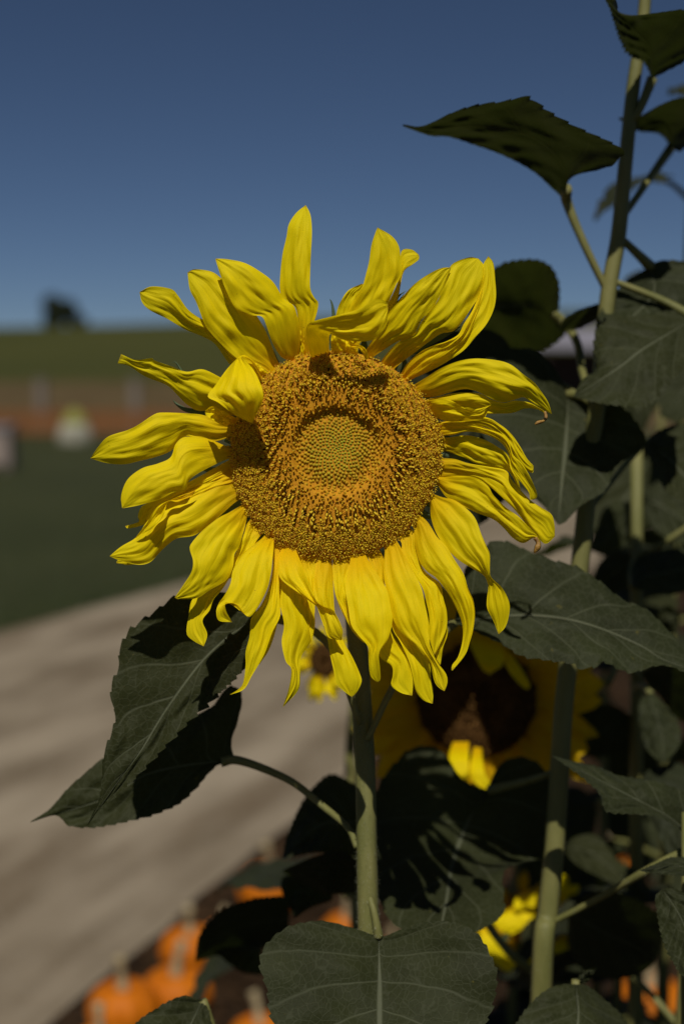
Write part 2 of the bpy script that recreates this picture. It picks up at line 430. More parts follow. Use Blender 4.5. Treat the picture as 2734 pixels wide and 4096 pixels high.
for px, lab in ((175, 'pale grey post behind the fence, left of the small tent'), (548, 'pale grey post behind the fence, right of the small tent')):
    y = fy + 2.2; x = (px - 1367) / FPX * y / math.cos(PITCH) * 1.0
    t_ = thing('field_post', (x, y, 0), lab, 'post', 'posts behind the slat fence')
    mesh_obj('shaft', *box((x, y, 0.66), (0.24, 0.24, 1.32)), M_POST, t_, smooth=False)
    mesh_obj('cap', *box((x, y, 1.345), (0.30, 0.30, 0.05)), M_POST, t_, smooth=False)
M_CANVAS = simple('canvas_white', (0.36, 0.34, 0.27), (0.44, 0.42, 0.33), 4, 0.8, 0.3, 0.01, 0.2, (0.4, 0.38, 0.3), 0.2)
M_CANVAS_Y = simple('canvas_yellow', (0.22, 0.22, 0.05), (0.28, 0.28, 0.07), 4, 0.8, 0.3, 0.01, 0.2, (0.3, 0.3, 0.04), 0.2)
g0 = ground_at(300, 1772)
tent = thing('play_tent', (g0.x, g0.y, 0), 'small white cone tent with yellow-green top standing before the slat fence', 'tent')
def cone_rings(c, prof, seg=20, lob=0.05):
    V = []; F = []
    for r, z in prof:
        for k in range(seg):
            a = 2 * math.pi * k / seg; rr = r * (1 + lob * math.cos(5 * a))
            V.append((c.x + rr * math.cos(a), c.y + rr * math.sin(a), z))
    for i in range(len(prof) - 1):
        for k in range(seg): F.append((i * seg + k, i * seg + (k + 1) % seg, (i + 1) * seg + (k + 1) % seg, (i + 1) * seg + k))
    return V, F
mesh_obj('canvas', *cone_rings(g0, [(.35, 0), (.37, .07), (.35, .20), (.31, .34), (.27, .42)]), M_CANVAS, tent)
mesh_obj('canopy_top', *cone_rings(g0, [(.274, .417), (.235, .53), (.16, .64), (.065, .72), (.008, .75)]), M_CANVAS_Y, tent)
mesh_obj('door_flap', *box((g0.x + .06, g0.y - .365, .16), (.16, .02, .3)), M_CANVAS, tent, smooth=False)
mesh_obj('pole', *tube([(g0.x, g0.y, .70), (g0.x, g0.y, .80)], [.012, .010], 8)[:2], M_FENCE, tent)
gb = ground_at(-30, 1880)
bx_ = thing('storage_box', (gb.x, gb.y, 0), 'pale grey lidded box standing on the lawn at the left edge', 'box')
M_BOXG = simple('box_grey', (0.21, 0.165, 0.14), (0.27, 0.22, 0.185), 5, 0.7, 0.2, 0.01, 0.3)
mesh_obj('body', *box((gb.x, gb.y, .36), (.66, .5, .52)), M_BOXG, bx_, smooth=False)
mesh_obj('lid', *box((gb.x, gb.y, .655), (.72, .56, .07)), simple('lid_grey', (.15, .15, .16), (.2, .2, .21), 5), bx_, smooth=False)
for sx in (-.28, .28):
    for sy in (-.2, .2): mesh_obj('foot', *box((gb.x + sx, gb.y + sy, .05), (.07, .07, .1)), M_BOXG, bx_, smooth=False)
# lone round tree on the hill's skyline
M_TREE = simple('tree_leaves', (0.018, 0.026, 0.012), (0.032, 0.040, 0.018), 3, 0.8, 0, 0, 0.2, (0.03, 0.04, 0.005), 0.2)
M_BARK = simple('tree_bark', (0.05, 0.035, 0.022), (0.08, 0.06, 0.04), 6, 0.9, 0.5, 0.02, 0.1)
def leaf_cloud(c, rad, n, size, seed):
    rs = random.Random(seed); V = []; F = []
    lobes = [(Vector((rs.uniform(-.6, .6) * rad[0], rs.uniform(-.6, .6) * rad[1], rs.uniform(-.5, .7) * rad[2])), rs.uniform(.35, .6)) for _ in range(9)]
    for i in range(n):
        o, k = rs.choice(lobes)
        d = Vector((rs.gauss(0, 1), rs.gauss(0, 1), rs.gauss(0, 1))).normalized() * (rs.random() ** .4) * k
        p = Vector(c) + o + Vector((d.x * rad[0], d.y * rad[1], d.z * rad[2]))
        a = Vector((rs.gauss(0, 1), rs.gauss(0, 1), rs.gauss(0, 1))).normalized() * size * rs.uniform(.6, 1.3); bq = a.orthogonal().normalized() * size * .45
        b = len(V); V += [p - a, p + bq, p + a, p - bq]; F.append((b, b + 1, b + 2, b + 3))
    return V, F
ty = 158.0; tx = (255 - 1367) / FPX * ty; tz = rise(tx, ty)
tr = thing('lone_tree', (tx, ty, tz), 'small dark round tree alone on the skyline of the green hill', 'tree')
mesh_obj('trunk', *tube([(tx, ty, tz - .2), (tx + .05, ty, tz + .7), (tx, ty, tz + 1.5)], [.22, .16, .1], 8)[:2], M_BARK, tr)
mesh_obj('crown', *leaf_cloud((tx, ty, tz + 1.15), (1.9, 1.9, 2.1), 5200, .26, 4), M_TREE, tr, smooth=False)
bx0 = (322 - 1367) / FPX * ty; bz = rise(bx0, ty)
bu = thing('bush', (bx0, ty, bz), 'low dark bush beside the lone tree on the skyline', 'bush')
mesh_obj('stem', *tube([(bx0, ty, bz - .2), (bx0, ty, bz + .5)], [.12, .08], 8)[:2], M_BARK, bu)
mesh_obj('foliage', *leaf_cloud((bx0, ty, bz + .45), (1.7, 1.5, .75), 1500, .2, 9), M_TREE, bu, smooth=False)
# pale roofed open shed far behind the leaves on the right
M_ROOF = simple('roof_metal', (0.20, 0.19, 0.23), (0.26, 0.25, 0.29), 3, 0.45, 0.1, 0.01, 0.5)
M_DARKW = simple('shed_wood', (0.03, 0.022, 0.018), (0.05, 0.035, 0.028), 5, 0.8, 0.3, 0.01, 0.2)
sy = 46.0; sx = (2285 - 1367) / FPX * sy
sh = thing('open_shed', (sx, sy, rise(sx, sy)), 'open shed with pale metal roof far behind the tall plant on the right', 'shed')
zb = rise(sx, sy)
for a in (-1.05, 1.05):
    for b in (-.9, .9): mesh_obj('post', *box((sx + a, sy + b, zb + .98), (.1, .1, 1.96)), M_DARKW, sh, smooth=False)
mesh_obj('back_wall', *box((sx, sy + .97, zb + .98), (2.0, .05, 1.9)), M_DARKW, sh, smooth=False)
V = [(sx - 1.3, sy - 1.2, zb + 1.97), (sx + 1.3, sy - 1.2, zb + 1.97), (sx + 1.3, sy + 1.2, zb + 2.62), (sx - 1.3, sy + 1.2, zb + 2.62)]
V += [(x, y, z + .06) for x, y, z in V]
mesh_obj('roof', V, [(3, 2, 1, 0), (4, 5, 6, 7), (0, 1, 5, 4), (1, 2, 6, 5), (2, 3, 7, 6), (3, 0, 4, 7)], M_ROOF, sh, smooth=False)

# ------------------------------------------------------------------ pumpkins beside the path
M_PUMP = simple('pumpkin_orange', (0.42, 0.105, 0.0005), (0.52, 0.14, 0.001), 9, 0.6, 0.25, 0.004, 0.2)
M_PSTEM = simple('pumpkin_stem', (0.28, 0.22, 0.12), (0.38, 0.31, 0.18), 30, 0.8, 0.5, 0.004, 0.2)
def pumpkin(px, py, wpx, seed, label, tilt=0.0, sink=0.06):
    rs = random.Random(seed)
    g_ = ground_at(px, py + 55, 0.12); d = (g_ - CAM).dot(FW)
    r = wpx / FPX * d / 2; h = r * rs.uniform(.72, .85)
    base = Vector((g_.x, g_.y, sink))
    t_ = thing('pumpkin', base, label, 'pumpkin', 'pumpkins lying along the path')
    V = []; F = []; ns, nr = 60, 22; ribs = rs.choice([9, 10, 11])
    Mt = Matrix.Rotation(rs.uniform(0, 6.28), 4, 'Z'); Tl = Matrix.Rotation(tilt, 4, 'X')
    for i in range(nr + 1):
        p = math.pi * i / nr
        for k in range(ns):
            a = 2 * math.pi * k / ns
            rb = 1 - 0.11 * abs(math.cos(ribs * a / 2)) ** 6 * math.sin(p)
            rr = r * math.sin(p) ** 0.85 * rb
            z = h * (math.cos(p) * 0.95 - 0.30 * math.exp(-(math.sin(p) / .28) ** 2) * (1 if p < 1.57 else -1))
            V.append(base + Tl @ Mt @ Vector((rr * math.cos(a), rr * math.sin(a), z + h * .9)))
    for i in range(nr):
        for k in range(ns): F.append((i * ns + k, (i + 1) * ns + k, (i + 1) * ns + (k + 1) % ns, i * ns + (k + 1) % ns))
    mesh_obj('body', V, F, M_PUMP, t_)
    lx, ly = rs.uniform(-.3, .3), rs.uniform(-.2, .3)
    P = [base + Tl @ Vector(q) for q in ((0, 0, h * 1.45), (lx * r * .2, ly * r * .2, h * 1.45 + r * .5), (lx * r * .8, ly * r * .8, h * 1.45 + r * 1.05))]
    mesh_obj('stalk', *tube(P, [r * .20, r * .12, r * .15], 12, ridge=.12)[:2], M_PSTEM, t_)
for a in [(400, 4130, 280, 1, 'orange pumpkin nearest the bottom left corner beside the path'),
          (495, 3985, 300, 2, 'round orange pumpkin with pale stalk next in from the bottom left corner'),
          (705, 3905, 290, 3, 'orange pumpkin in the middle of the row beside the path'),
          (760, 3725, 250, 4, 'orange pumpkin partly behind dark leaves, mid row along the path'),
          (890, 3640, 150, 5, 'small orange pumpkin peeking over dark leaves along the path'),
          (1080, 3505, 260, 6, 'orange pumpkin farthest up the path, left of the main stem'),
          (1040, 4075, 260, 7, 'orange pumpkin at the bottom edge left of the heart-shaped leaf'),
          (1385, 3640, 200, 8, 'orange pumpkin half hidden directly behind the main stem'),
          (2430, 3415, 200, 9, 'orange pumpkin glimpsed between stems on the right'),
          (2600, 3960, 300, 10, 'orange pumpkin in the shade at the bottom right corner'),
          (1560, 3750, 190, 11, 'orange pumpkin behind the heart-shaped leaf, right of the main stem')]:
    pumpkin(*a)

# ------------------------------------------------------------------ plant builders
def stem_to_ground(pts): 
    W = [at(*p) for p in pts]
    g_ = W[-1]; W += [Vector((g_.x * .98, g_.y + .01, g_.z * .5)), Vector((g_.x * .97, g_.y + .015, 0.03))]
    return W
def hairs(mb, P, radii, n, seed, length=0.0022, mi=1):
    rs = random.Random(seed)
    C = [Vector(p) for p in resample(P, 120, False)]
    for _ in range(n):
        t = rs.random(); i = min(int(t * 119), 118)
        T = (C[i + 1] - C[i]).normalized(); A = T.orthogonal().normalized(); B = T.cross(A)
        a = rs.uniform(0, 6.28); d = A * math.cos(a) + B * math.sin(a)
        c = C[i] + (C[i + 1] - C[i]) * rs.random() + d * lin(radii, t) * .97
        sdir = (T.cross(d)) * 0.00010; tip = c + (d + T * rs.uniform(-.5, .5)) * length * rs.uniform(.5, 1.2)
        mb.add([c - sdir, c + sdir, tip], [(0, 1, 2)], None, mi)
def stem_part(name, P, radii, parent, seed=0, nh=0, ridge=.035, seg=16):
    mb = MB(); V, F, uv = tube(P, radii, seg, None, ridge); mb.add(V, F, uv)
    if nh: hairs(mb, P, radii, nh, seed)
    return mb.build(name, [M_STEM, M_HAIR], parent)
LN = [0]
def leaf(parent, K, D, L, M, Rr, zM=(0,), zL=0., zR=0., pet=None, pr=0.0022, mat=None, tooth=11, teeth=20, quilt=1.6, rough=5, flap=None, label=None, toothL=1.0):
    LN[0] += 1
    f = lambda x, y, z: at(x, y, D - z / 1000)
    mb = MB()
    loft(mb, K(L), K(Rr), K(M) if M else None, f, 22, 120, zM, zL, zR, True, LN[0] * 7 + 1, 0, 0, rough, teeth, tooth, quilt, toothL)
    if flap: loft(mb, K(flap[0]), K(flap[1]), None, lambda x, y, z: at(x, y, flap[2] - z / 1000), 8, 60, flap[3], 0, 0, True, 5, 0, 0, 1.0, 9, 14, 0)
    o = mb.build('leaf', mat or M_LEAF, parent)
    if label: o['label'] = label
    if pet:
        W = [at(*p) for p in pet]
        stem_part('petiole', W, [pr * 0.8, pr, pr * 1.35], o, LN[0], 60, 0.05, 10)
    return o
def generic_leaf(parent, base, az, el, size, seed, mat=None, droop=0.6, roll=0.0, petiole_from=None):
    """a heart-shaped leaf of length size at base, pointing az (about Z), starting slope el, drooping"""
    LN[0] += 1
    rs = random.Random(seed)
    wd = rs.uniform(.85, 1.1)
    L = [(0, 0), (-.10, .10), (-.13, .24), (-.03, .38), (.18, .45), (.42, .39), (.66, .24), (.86, .09), (1, 0)]
    L = [(x, y * wd) for x, y in L]; Rr = [(x, -y * (1 + rs.uniform(-.1, .1))) for x, y in L]
    Rz = Matrix.Rotation(az, 3, 'Z') @ Matrix.Rotation(roll, 3, 'X')
    def f(x, y, z):
        a = el - droop * max(x, 0)
        xx = x * math.cos(el - droop * max(x, 0) / 2); zz = x * math.sin(el - droop * max(x, 0) / 2)
        zz += 0.10 * abs(y) - 0.5 * y * y * droop * .6 + z / 1000 / size * math.cos(a)
        xx -= z / 1000 / size * math.sin(a)
        return base + Rz @ (Vector((xx, y, zz)) * size)
    mb = MB()
    loft(mb, L, Rr, [(0, 0), (.5, 0), (1, 0)], f, 14, 80, (0,), 0, 0, True, seed, 0, 0, 9, 20, 0.022, 3)
    o = mb.build('leaf', mat or M_LEAF_B, parent)
    if petiole_from is not None:
        p0 = petiole_from; d = base - p0
        mid = p0 + d * .55 + Vector((0, 0, d.length * .12))
        stem_part('petiole', [p0, mid, base], [.0035, .0028, .0022], o, seed, 0, .04, 8)
    return o
def disc_frame(n):
    n = n.normalized(); x = n.cross(Vector((0, 0, 1)));
    if x.length < .1: x = n.cross(Vector((0, 1, 0)))
    x.normalize(); y = n.cross(x)
    return x, y, n
def generic_head(parent, c, n, rd, rp, npet, seed, pmat, dark=True, droop=0.3, inner=()):
    """a flower head: calyx dome, disc, florets, petals"""
    rs = random.Random(seed); X, Y, Nn = disc_frame(n)
    V = []; F = []; seg = 24
    prof = [(0.10, -.55), (.5, -.50), (.9, -.28), (1.03, -.05), (1.0, .04), (.8, .16), (.5, .2), (.25, .15), (0.02, .13)]
    for r, z in prof:
        for k in range(seg):
            a = 2 * math.pi * k / seg; V.append(c + (X * math.cos(a) + Y * math.sin(a)) * r * rd + Nn * z * rd)
    mi = []
    for i in range(len(prof) - 1):
        for k in range(seg):
            F.append((i * seg + k, i * seg + (k + 1) % seg, (i + 1) * seg + (k + 1) % seg, (i + 1) * seg + k)); mi.append(0 if i < 3 else 1)
    head = mesh_obj('flower_head', V, F, [M_SEPAL, M_DISC_DARK if dark else M_DISC], parent, True, None, mi)
    mb = MB()
    NF = 420
    for i in range(NF):
        r = rd * .97 * math.sqrt((i + .5) / NF); a = i * 2.39996
        q = r / rd; z = (.16 if q < .8 else .16 - (q - .8) * .6) * rd
        p = c + (X * math.cos(a) + Y * math.sin(a)) * r + Nn * z
        s = rd * .045; h = rd * rs.uniform(.05, .13)
        base = [p + (X * math.cos(t) + Y * math.sin(t)) * s for t in (0, 2.1, 4.2)]
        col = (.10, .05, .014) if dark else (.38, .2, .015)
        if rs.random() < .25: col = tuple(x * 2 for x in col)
        mb.add(base + [p + Nn * h + (X * rs.uniform(-1, 1) + Y * rs.uniform(-1, 1)) * s * .5], [(0, 1, 3), (1, 2, 3), (2, 0, 3)], None, 0, col)
    tag(mb.build('disc_florets', M_FLORET, head, False, True), kind='stuff')
    for i in range(npet):
        a = 2 * math.pi * (i + rs.uniform(-.3, .3)) / npet; ln = (rp - rd) * rs.uniform(.85, 1.15); wd = rp * rs.uniform(.11, .16)
        rad = X * math.cos(a) + Y * math.sin(a); tan = Nn.cross(rad); dr = droop * rs.uniform(.3, 1.6); tw = rs.uniform(-.5, .5); back = rs.uniform(-.05, .25)
        def f(x, y, z):
            p = c + rad * (rd * .95 + x * ln) + tan * (y * wd * math.cos(tw * x)) + Nn * (y * wd * math.sin(tw * x) + back * ln * x - dr * ln * x * x * .6 + z / 1000 + (i % 2) * .003)
            return p + Vector((0, 0, -1)) * ln * dr * .35 * x * x
        mb = MB(); loft(mb, [(0, -.4), (.25, -.9), (.55, -1), (.85, -.5), (1, 0)], [(0, .4), (.25, .9), (.55, 1), (.85, .5), (1, 0)], None, f, 8, 20, (0,), 0, 0, True, seed * 100 + i, 0, 0, 5)
        mb.build('petal', pmat, head)
    for i in range(14):
        a = 2 * math.pi * (i + rs.uniform(-.3, .3)) / 14; rad = X * math.cos(a) + Y * math.sin(a); tan = Nn.cross(rad); ln = rd * .75
        f = lambda x, y, z: c + rad * (rd * .9 + x * ln) + tan * y * ln * .25 + Nn * (-.12 * rd + .1 * ln * x - .25 * ln * x * x)
        mb = MB(); loft(mb, [(0, -.8), (.4, -.9), (1, 0)], [(0, .8), (.4, .9), (1, 0)], None, f, 4, 8)
        mb.build('sepal', M_SEPAL, head)
    return head

# ------------------------------------------------------------------ the main sunflower
D0 = 0.88
stem_px = [(1345, 1860, .915), (1385, 2130, .945), (1415, 2420, .962), (1440, 2750, .966), (1458, 3050, .962), (1465, 3400, .953), (1472, 3750, .950), (1478, 4120, .950)]
W = stem_to_ground(stem_px)
main = thing('sunflower', W[-1], 'large sunflower in focus with ragged bright yellow petals and golden disc', 'sunflower', 'sunflowers growing in the bed')
stem_part('stem', W, [.012, .0075, .0068, .0068, .0072, .0075, .009], main, 1, 6000)

CX, CY, RPX = 1338, 1818, 428
MMPX = D0 / FPX * 1000            # mm per px at the flower plane
RD = RPX * MMPX / 1000
CC = at(CX, CY, D0); OFF = (RT * 12 - UP * (-24)) * MMPX / 1000
PROF = [(0, -2.2), (.12, -1.6), (.25, -1.8), (.355, -3.6), (.395, -1.9), (.43, 1.7), (.55, 2.6), (.68, 2.6), (.8, 1.3), (.9, -1.2), (.97, -4.6), (1.0, -8.0)]
def zprof(q):
    for (a, za), (b, zb_) in zip(PROF, PROF[1:]):
        if q <= b: return za + (zb_ - za) * (q - a) / (b - a)
    return -8.5
def dpos(q, a, z=0.0):
    ir = 1 + .018 * math.sin(3 * a + 1) + .012 * math.sin(5 * a)
    return CC + OFF * max(0, 1 - q) + (RT * math.cos(a) * 1.01 + UP * math.sin(a) * .985) * (q * RD * ir) - FW * ((zprof(q) + z) / 1000)
V = []; F = []; seg = 72
rings = [('b', .12, -38), ('b', .45, -34), ('b', .8, -24), ('b', .97, -14), ('b', .985, -9.5)] + [('t', q, 0) for q in (.97, .93, .87, .8, .72, .64, .56, .5, .46, .43, .405, .38, .35, .3, .22, .12, .01)]
mi = []
for kind, q, z in rings:
    for k in range(seg):
        a = 2 * math.pi * k / seg
        V.append(CC + (RT * math.cos(a) + UP * math.sin(a)) * q * RD - FW * z / 1000 if kind == 'b' else dpos(q, a, -.35))
for i in range(len(rings) - 1):
    for k in range(seg):
        F.append((i * seg + k, i * seg + (k + 1) % seg, (i + 1) * seg + (k + 1) % seg, (i + 1) * seg + k)); mi.append(0 if i < 4 else 1)
head = mesh_obj('flower_head', V, F, [M_SEPAL, M_DISC], main, True, None, mi)

rs = random.Random(11)
NF = 2350
buds, stam, openf = MB(), MB(), MB()
def local(q, a):
    p = dpos(q, a); r = (dpos(q + .01, a) - dpos(q - .01 if q > .01 else q, a)).normalized()
    t = (dpos(max(q, .02), a + .02) - dpos(max(q, .02), a - .02)).normalized()
    n = r.cross(t); n = n if n.dot(-FW) > 0 else -n
    return p, r, t, n.normalized()
def ball(mb, c, A, B, N_, ra, rb, rn, col, seg=6, lat=(0.0, .55, .95), tipcol=None):
    """half-ellipsoid dome on c"""
    V = []; F = []; cols = []
    for i, l in enumerate(lat):
        for k in range(seg):
            t = 2 * math.pi * (k + .5 * i) / seg; s = math.cos(l * 1.5)
            V.append(c + (A * math.cos(t) * ra + B * math.sin(t) * rb) * s + N_ * rn * math.sin(l * 1.5)); cols.append(col if i < 2 or not tipcol else tipcol)
    V.append(c + N_ * rn); cols.append(tipcol or col)
    for i in range(len(lat) - 1):
        for k in range(seg): F.append((i * seg + k, i * seg + (k + 1) % seg, (i + 1) * seg + (k + 1) % seg, (i + 1) * seg + k))
    b = (len(lat) - 1) * seg
    for k in range(seg): F.append((b + k, b + (k + 1) % seg, b + seg))
    mb.add(V, F, None, 0, cols)
def rod(mb, c, d, r0, r1, ln, col0, col1, seg=5):
    A = d.orthogonal().normalized(); B = d.cross(A); V = []; F = []; cols = []
    for i, (t, r, cl) in enumerate(((0, r0, col0), (.46, r0, col0), (.51, r1, col1), (.85, r1 * 1.1, col1), (1, r1 * .5, col1))):
        for k in range(seg):
            a = 2 * math.pi * k / seg; V.append(c + d * ln * t + (A * math.cos(a) + B * math.sin(a)) * r); cols.append(cl)
    for i in range(4):
        for k in range(seg): F.append((i * seg + k, i * seg + (k + 1) % seg, (i + 1) * seg + (k + 1) % seg, (i + 1) * seg + k))
    F.append(tuple(4 * seg + k for k in range(seg)))
    mb.add(V, F, None, 0, cols)
mm = .001
def jc(c, j=.12):
    k = 1 + rs.uniform(-j, j); return (c[0] * k, c[1] * k * (1 + rs.uniform(-.05, .05)), c[2] * k)
for i in range(NF):
    q = .985 * ((i + .5) / NF) ** .555; a = i * 2.399963 + rs.gauss(0, 1) * (.005 if q < .3 else .011) / max(q, .15)
    qq = q + rs.uniform(-.035, .035)
    p, r, t, n = local(q, a)
    if qq < .405:
        k = min(1, q / .40)
        g1, g2 = (.43, .42, .03), (.60, .36, .018)
        kk = min(1, max(0, (k - .2) / .65 + rs.uniform(-.15, .15))); col = jc([x + (y - x) * kk for x, y in zip(g1, g2)])
        s = (.86 + .42 * k) * rs.uniform(.93, 1.07)
        ball(buds, p - n * .5 * mm, r, t, (n + r * .12 * k).normalized(), s * mm * 1.02, s * mm, (.75 + .75 * k) * mm, col, 6, (0, .45, .8))
    elif qq < .52:
        col = jc((.60, .31, .010))
        if rs.random() < .8:
            d = (n + r * rs.uniform(-.3, .5) + t * rs.uniform(-.5, .5)).normalized()
            rod(buds, p - n * .5 * mm, d, .55 * mm, .62 * mm, rs.uniform(1.2, 2.6) * mm, jc((.50, .22, .006)), col)
        if rs.random() < .55:
            ball(buds, p + t * .8 * mm, r, t, n, .7 * mm, .6 * mm, 1.5 * mm, jc((.66, .46, .03)), 5, (0, .6))
    elif qq < .66 or (qq < .76 and rs.random() < .4):
        d = (n + r * rs.uniform(.55, 1.25) + t * rs.uniform(-.25, .25)).normalized()
        ln = rs.uniform(3.2, 5.2) * mm
        if rs.random() < .72: rod(stam, p, d, .44 * mm, .62 * mm, ln, (.022, .010, .004) if rs.random() < .88 else (.3, .12, .006), jc((.78, .54, .035)))
        for k in range(5):
            b_ = 2 * math.pi * (k / 3 + rs.random() * .2); e = (r * math.cos(b_) + t * math.sin(b_))
            c0 = p + e * .6 * mm; c1 = c0 + e * .6 * mm + n * rs.uniform(.6, 1.6) * mm; wv = e.cross(n) * .55 * mm
            stam.add([c0 - wv, c0 + wv, c1], [(0, 1, 2)], None, 0, jc((.62, .34, .010)))
    else:
        h = rs.uniform(.4, 1.7) * mm; ax = (n + r * rs.uniform(.0, .5) + t * rs.uniform(-.25, .25)).normalized()
        A = (r - ax * r.dot(ax)).normalized(); B = ax.cross(A); c = p + ax * h; col = jc((.72, .49, .018)); a0 = rs.random() * 6
        V = [c]; F = []; cols = [jc((.46, .24, .01))]
        for k in range(5):
            b_ = a0 + 2 * math.pi * k / 5; e = A * math.cos(b_) + B * math.sin(b_); e2 = ax.cross(e)
            ln = rs.uniform(1.5, 2.2) * mm; up = rs.uniform(.6, 1.5) * mm
            V += [c + e * .55 * mm - e2 * .42 * mm, c + e * .55 * mm + e2 * .42 * mm, c + e * ln * .7 + ax * up, c + e * ln + ax * up * .55]
            cols += [col, col, jc((.88, .66, .03)), jc((.92, .74, .06))]
            b = 1 + 4 * k; F += [(0, b, b + 1), (b, b + 3, b + 2), (b, b + 2, b + 1), (b + 1, b + 2, b + 3)]
        openf.add(V, F, None, 0, cols)
        ball(openf, p - ax * .4 * mm, A, B, ax, .62 * mm, .62 * mm, h + .35 * mm, jc((.40, .22, .012)), 5, (0, .6))
        if rs.random() < .6:
            for sgn in (-1, 1):
                e = (A * math.cos(a0) + B * math.sin(a0)) * sgn; wv = ax.cross(e) * .2 * mm
                c1 = c + ax * 1.7 * mm; c2 = c1 + e * .9 * mm + ax * .5 * mm; c3 = c2 + e * .4 * mm - ax * .5 * mm
                openf.add([c - wv, c + wv, c1 + wv, c1 - wv, c2 + wv, c2 - wv, c3], [(0, 1, 2, 3), (3, 2, 4, 5), (5, 4, 6)], None, 0, jc((.50, .25, .03)))
tag(buds.build('bud_florets', M_FLORET, head, True, True), kind='stuff')
tag(stam.build('stamens', M_FLORET, head, True, True), kind='stuff')
tag(openf.build('open_florets', M_FLORET, head, False, True), kind='stuff')

PN = [0]
def petal(K, L, Rr, zs=(0, 6, 8, 4), zl=0., zr=0., arc=True, cup=.12, ridges=.06, rough=2.8, base=True, mat=None, endz=0.0):
    PN[0] += 1
    L, Rr = [tuple(p) for p in K(L)], [tuple(p) for p in K(Rr)]
    if base:                                   # tuck the base under the rim of the disc
        for rail in (L, Rr):
            x, y = rail[0]; d = math.hypot(x - CX, y - CY) or 1
            k = min(0, 380 - d) if d > 380 else 0
            rail.insert(0, (x + (x - CX) / d * k, y + (y - CY) / d * k))
        zs = (-11,) + tuple(zs)
    f = lambda x, y, z: at(x, y, D0 - z / 1000)
    mb = MB(); loft(mb, L, Rr, None, f, 26, 60, zs, zl, zr, arc, PN[0] * 13 + 5, cup, ridges, rough, endz=endz)
    return mb.build('petal', mat or M_PETAL, head)
# upper left
petal(KA, [(1075,1100),(1000,1050),(925,970),(850,860),(760,805),(700,755),(645,675),(600,635),(480,620),(405,655)],
          [(1040,1150),(970,1110),(880,985),(800,935),(690,890),(580,825),(470,770),(420,720),(405,657)], (-9,-4,2,8,10), 2, -3)
petal(KA, [(1190,1140),(1080,1110),(1000,1060),(920,985),(850,910),(810,850),(760,720),(720,640),(705,535)],
          [(1272,1093),(1250,1040),(1190,890),(1100,750),(980,630),(905,558),(850,525),(750,512),(706,532)], (-6,-1,3,5,7), 2, 3)
petal(KA, [(1330,1085),(1290,1060),(1240,980),(1200,870),(1170,810),(1100,800),(1010,760),(945,640),(905,530),(880,450)],
          [(1380,1092),(1405,1030),(1410,900),(1392,800),(1370,740),(1310,700),(1280,650),(1240,590),(1180,540),(1070,475),(960,450),(885,445)], (0,8,12,15,16), 2, -2, ridges=.07)
petal(KA, [(1430,1020),(1412,950),(1400,850),(1380,750),(1310,700),(1285,650),(1285,560),(1300,420),(1325,310),(1340,230),(1385,160),(1445,110)],
          [(1480,1010),(1475,930),(1500,840),(1518,780),(1525,720),(1500,690),(1475,630),(1475,520),(1480,400),(1485,270),(1475,170),(1446,110)], (-3,0,2,2,-3), -2, 4, ridges=.07)
petal(KA, [(1060,1330),(1000,1240),(910,1190),(800,1140),(700,1155),(600,1120),(500,1085),(480,1070),(380,1080),(290,1045)],
          [(1010,1430),(940,1425),(840,1400),(770,1400),(700,1360),(640,1300),(575,1240),(440,1185),(340,1120),(268,1103)], (-8,-2,4,6,8), 3, -5, ridges=.07)
# curled over, standing forward
petal(KA, [(1200,1190),(1140,1110),(1085,1060),(1040,1055),(960,1130),(880,1240),(832,1310),(900,1350),(1000,1425),(1108,1480)],
          [(1180,1240),(1150,1170),(1110,1100),(1045,1057),(1110,1130),(1150,1200),(1180,1290),(1172,1350),(1135,1430),(1112,1482)], (-2,6,16,26,32,34,30,24), -6, 6, ridges=.22, rough=4)
petal(KA, [(1030,1440),(1000,1440),(920,1395),(860,1372),(815,1400)], [(1010,1480),(985,1480),(940,1497),(885,1470),(818,1428)], (0,8,14,12), 4, 8, base=False, rough=4, ridges=.1)
petal(KA, [(1010,1455),(970,1430),(935,1425),(890,1440),(870,1460)], [(1000,1485),(960,1480),(925,1478),(895,1470),(872,1464)], (2,12,17,15), -6, 5, base=False, rough=4)
# left and lower left
petal(KC, [(1000,70),(900,50),(800,15),(700,5),(560,0),(500,10),(400,75),(330,110),(210,150),(150,210),(98,285)],
          [(985,150),(880,180),(760,165),(690,150),(610,235),(520,275),(400,305),(310,325),(200,318),(99,289)], (-5,-1,4,8,7,5), 3, -4, ridges=.07)
petal(KC, [(960,215),(850,170),(760,155),(680,155),(630,200),(600,280),(520,320),(420,350),(330,420),(290,520),(295,598)],
          [(965,290),(850,340),(760,390),(715,430),(690,490),(620,500),(530,545),(410,580),(300,601)], (-2,5,10,14,15,14), -3, -2, ridges=.05)
petal(KC, [(965,300),(800,390),(650,470),(520,540),(420,590),(395,650),(400,685),(315,712)],
          [(965,400),(800,500),(640,600),(540,650),(470,680),(430,705),(340,728),(316,715)], (-9,-8,-7,-6,-6), 0, 2)
petal(KC, [(965,340),(850,400),(720,460),(600,530),(520,560),(470,610),(440,680)],
          [(970,440),(850,480),(740,540),(640,600),(560,650),(500,690),(445,700)], (-6,-3,-2,-2,-2), 0, 2)
petal(KC, [(970,400),(900,405),(800,455),(700,505),(580,565),(500,625),(440,700),(380,785),(290,840),(218,900)],
          [(1010,560),(940,620),(850,700),(750,770),(640,790),(570,840),(520,890),(470,940),(400,955),(300,935),(220,903)], (-5,0,5,8,9,9), -2, -3, ridges=.08)
petal(KC, [(760,480),(640,530),(520,590),(450,690),(380,785)], [(740,520),(650,560),(585,560),(550,655),(480,730),(382,788)], (6,10,14,15,11), 2, 4, base=False)
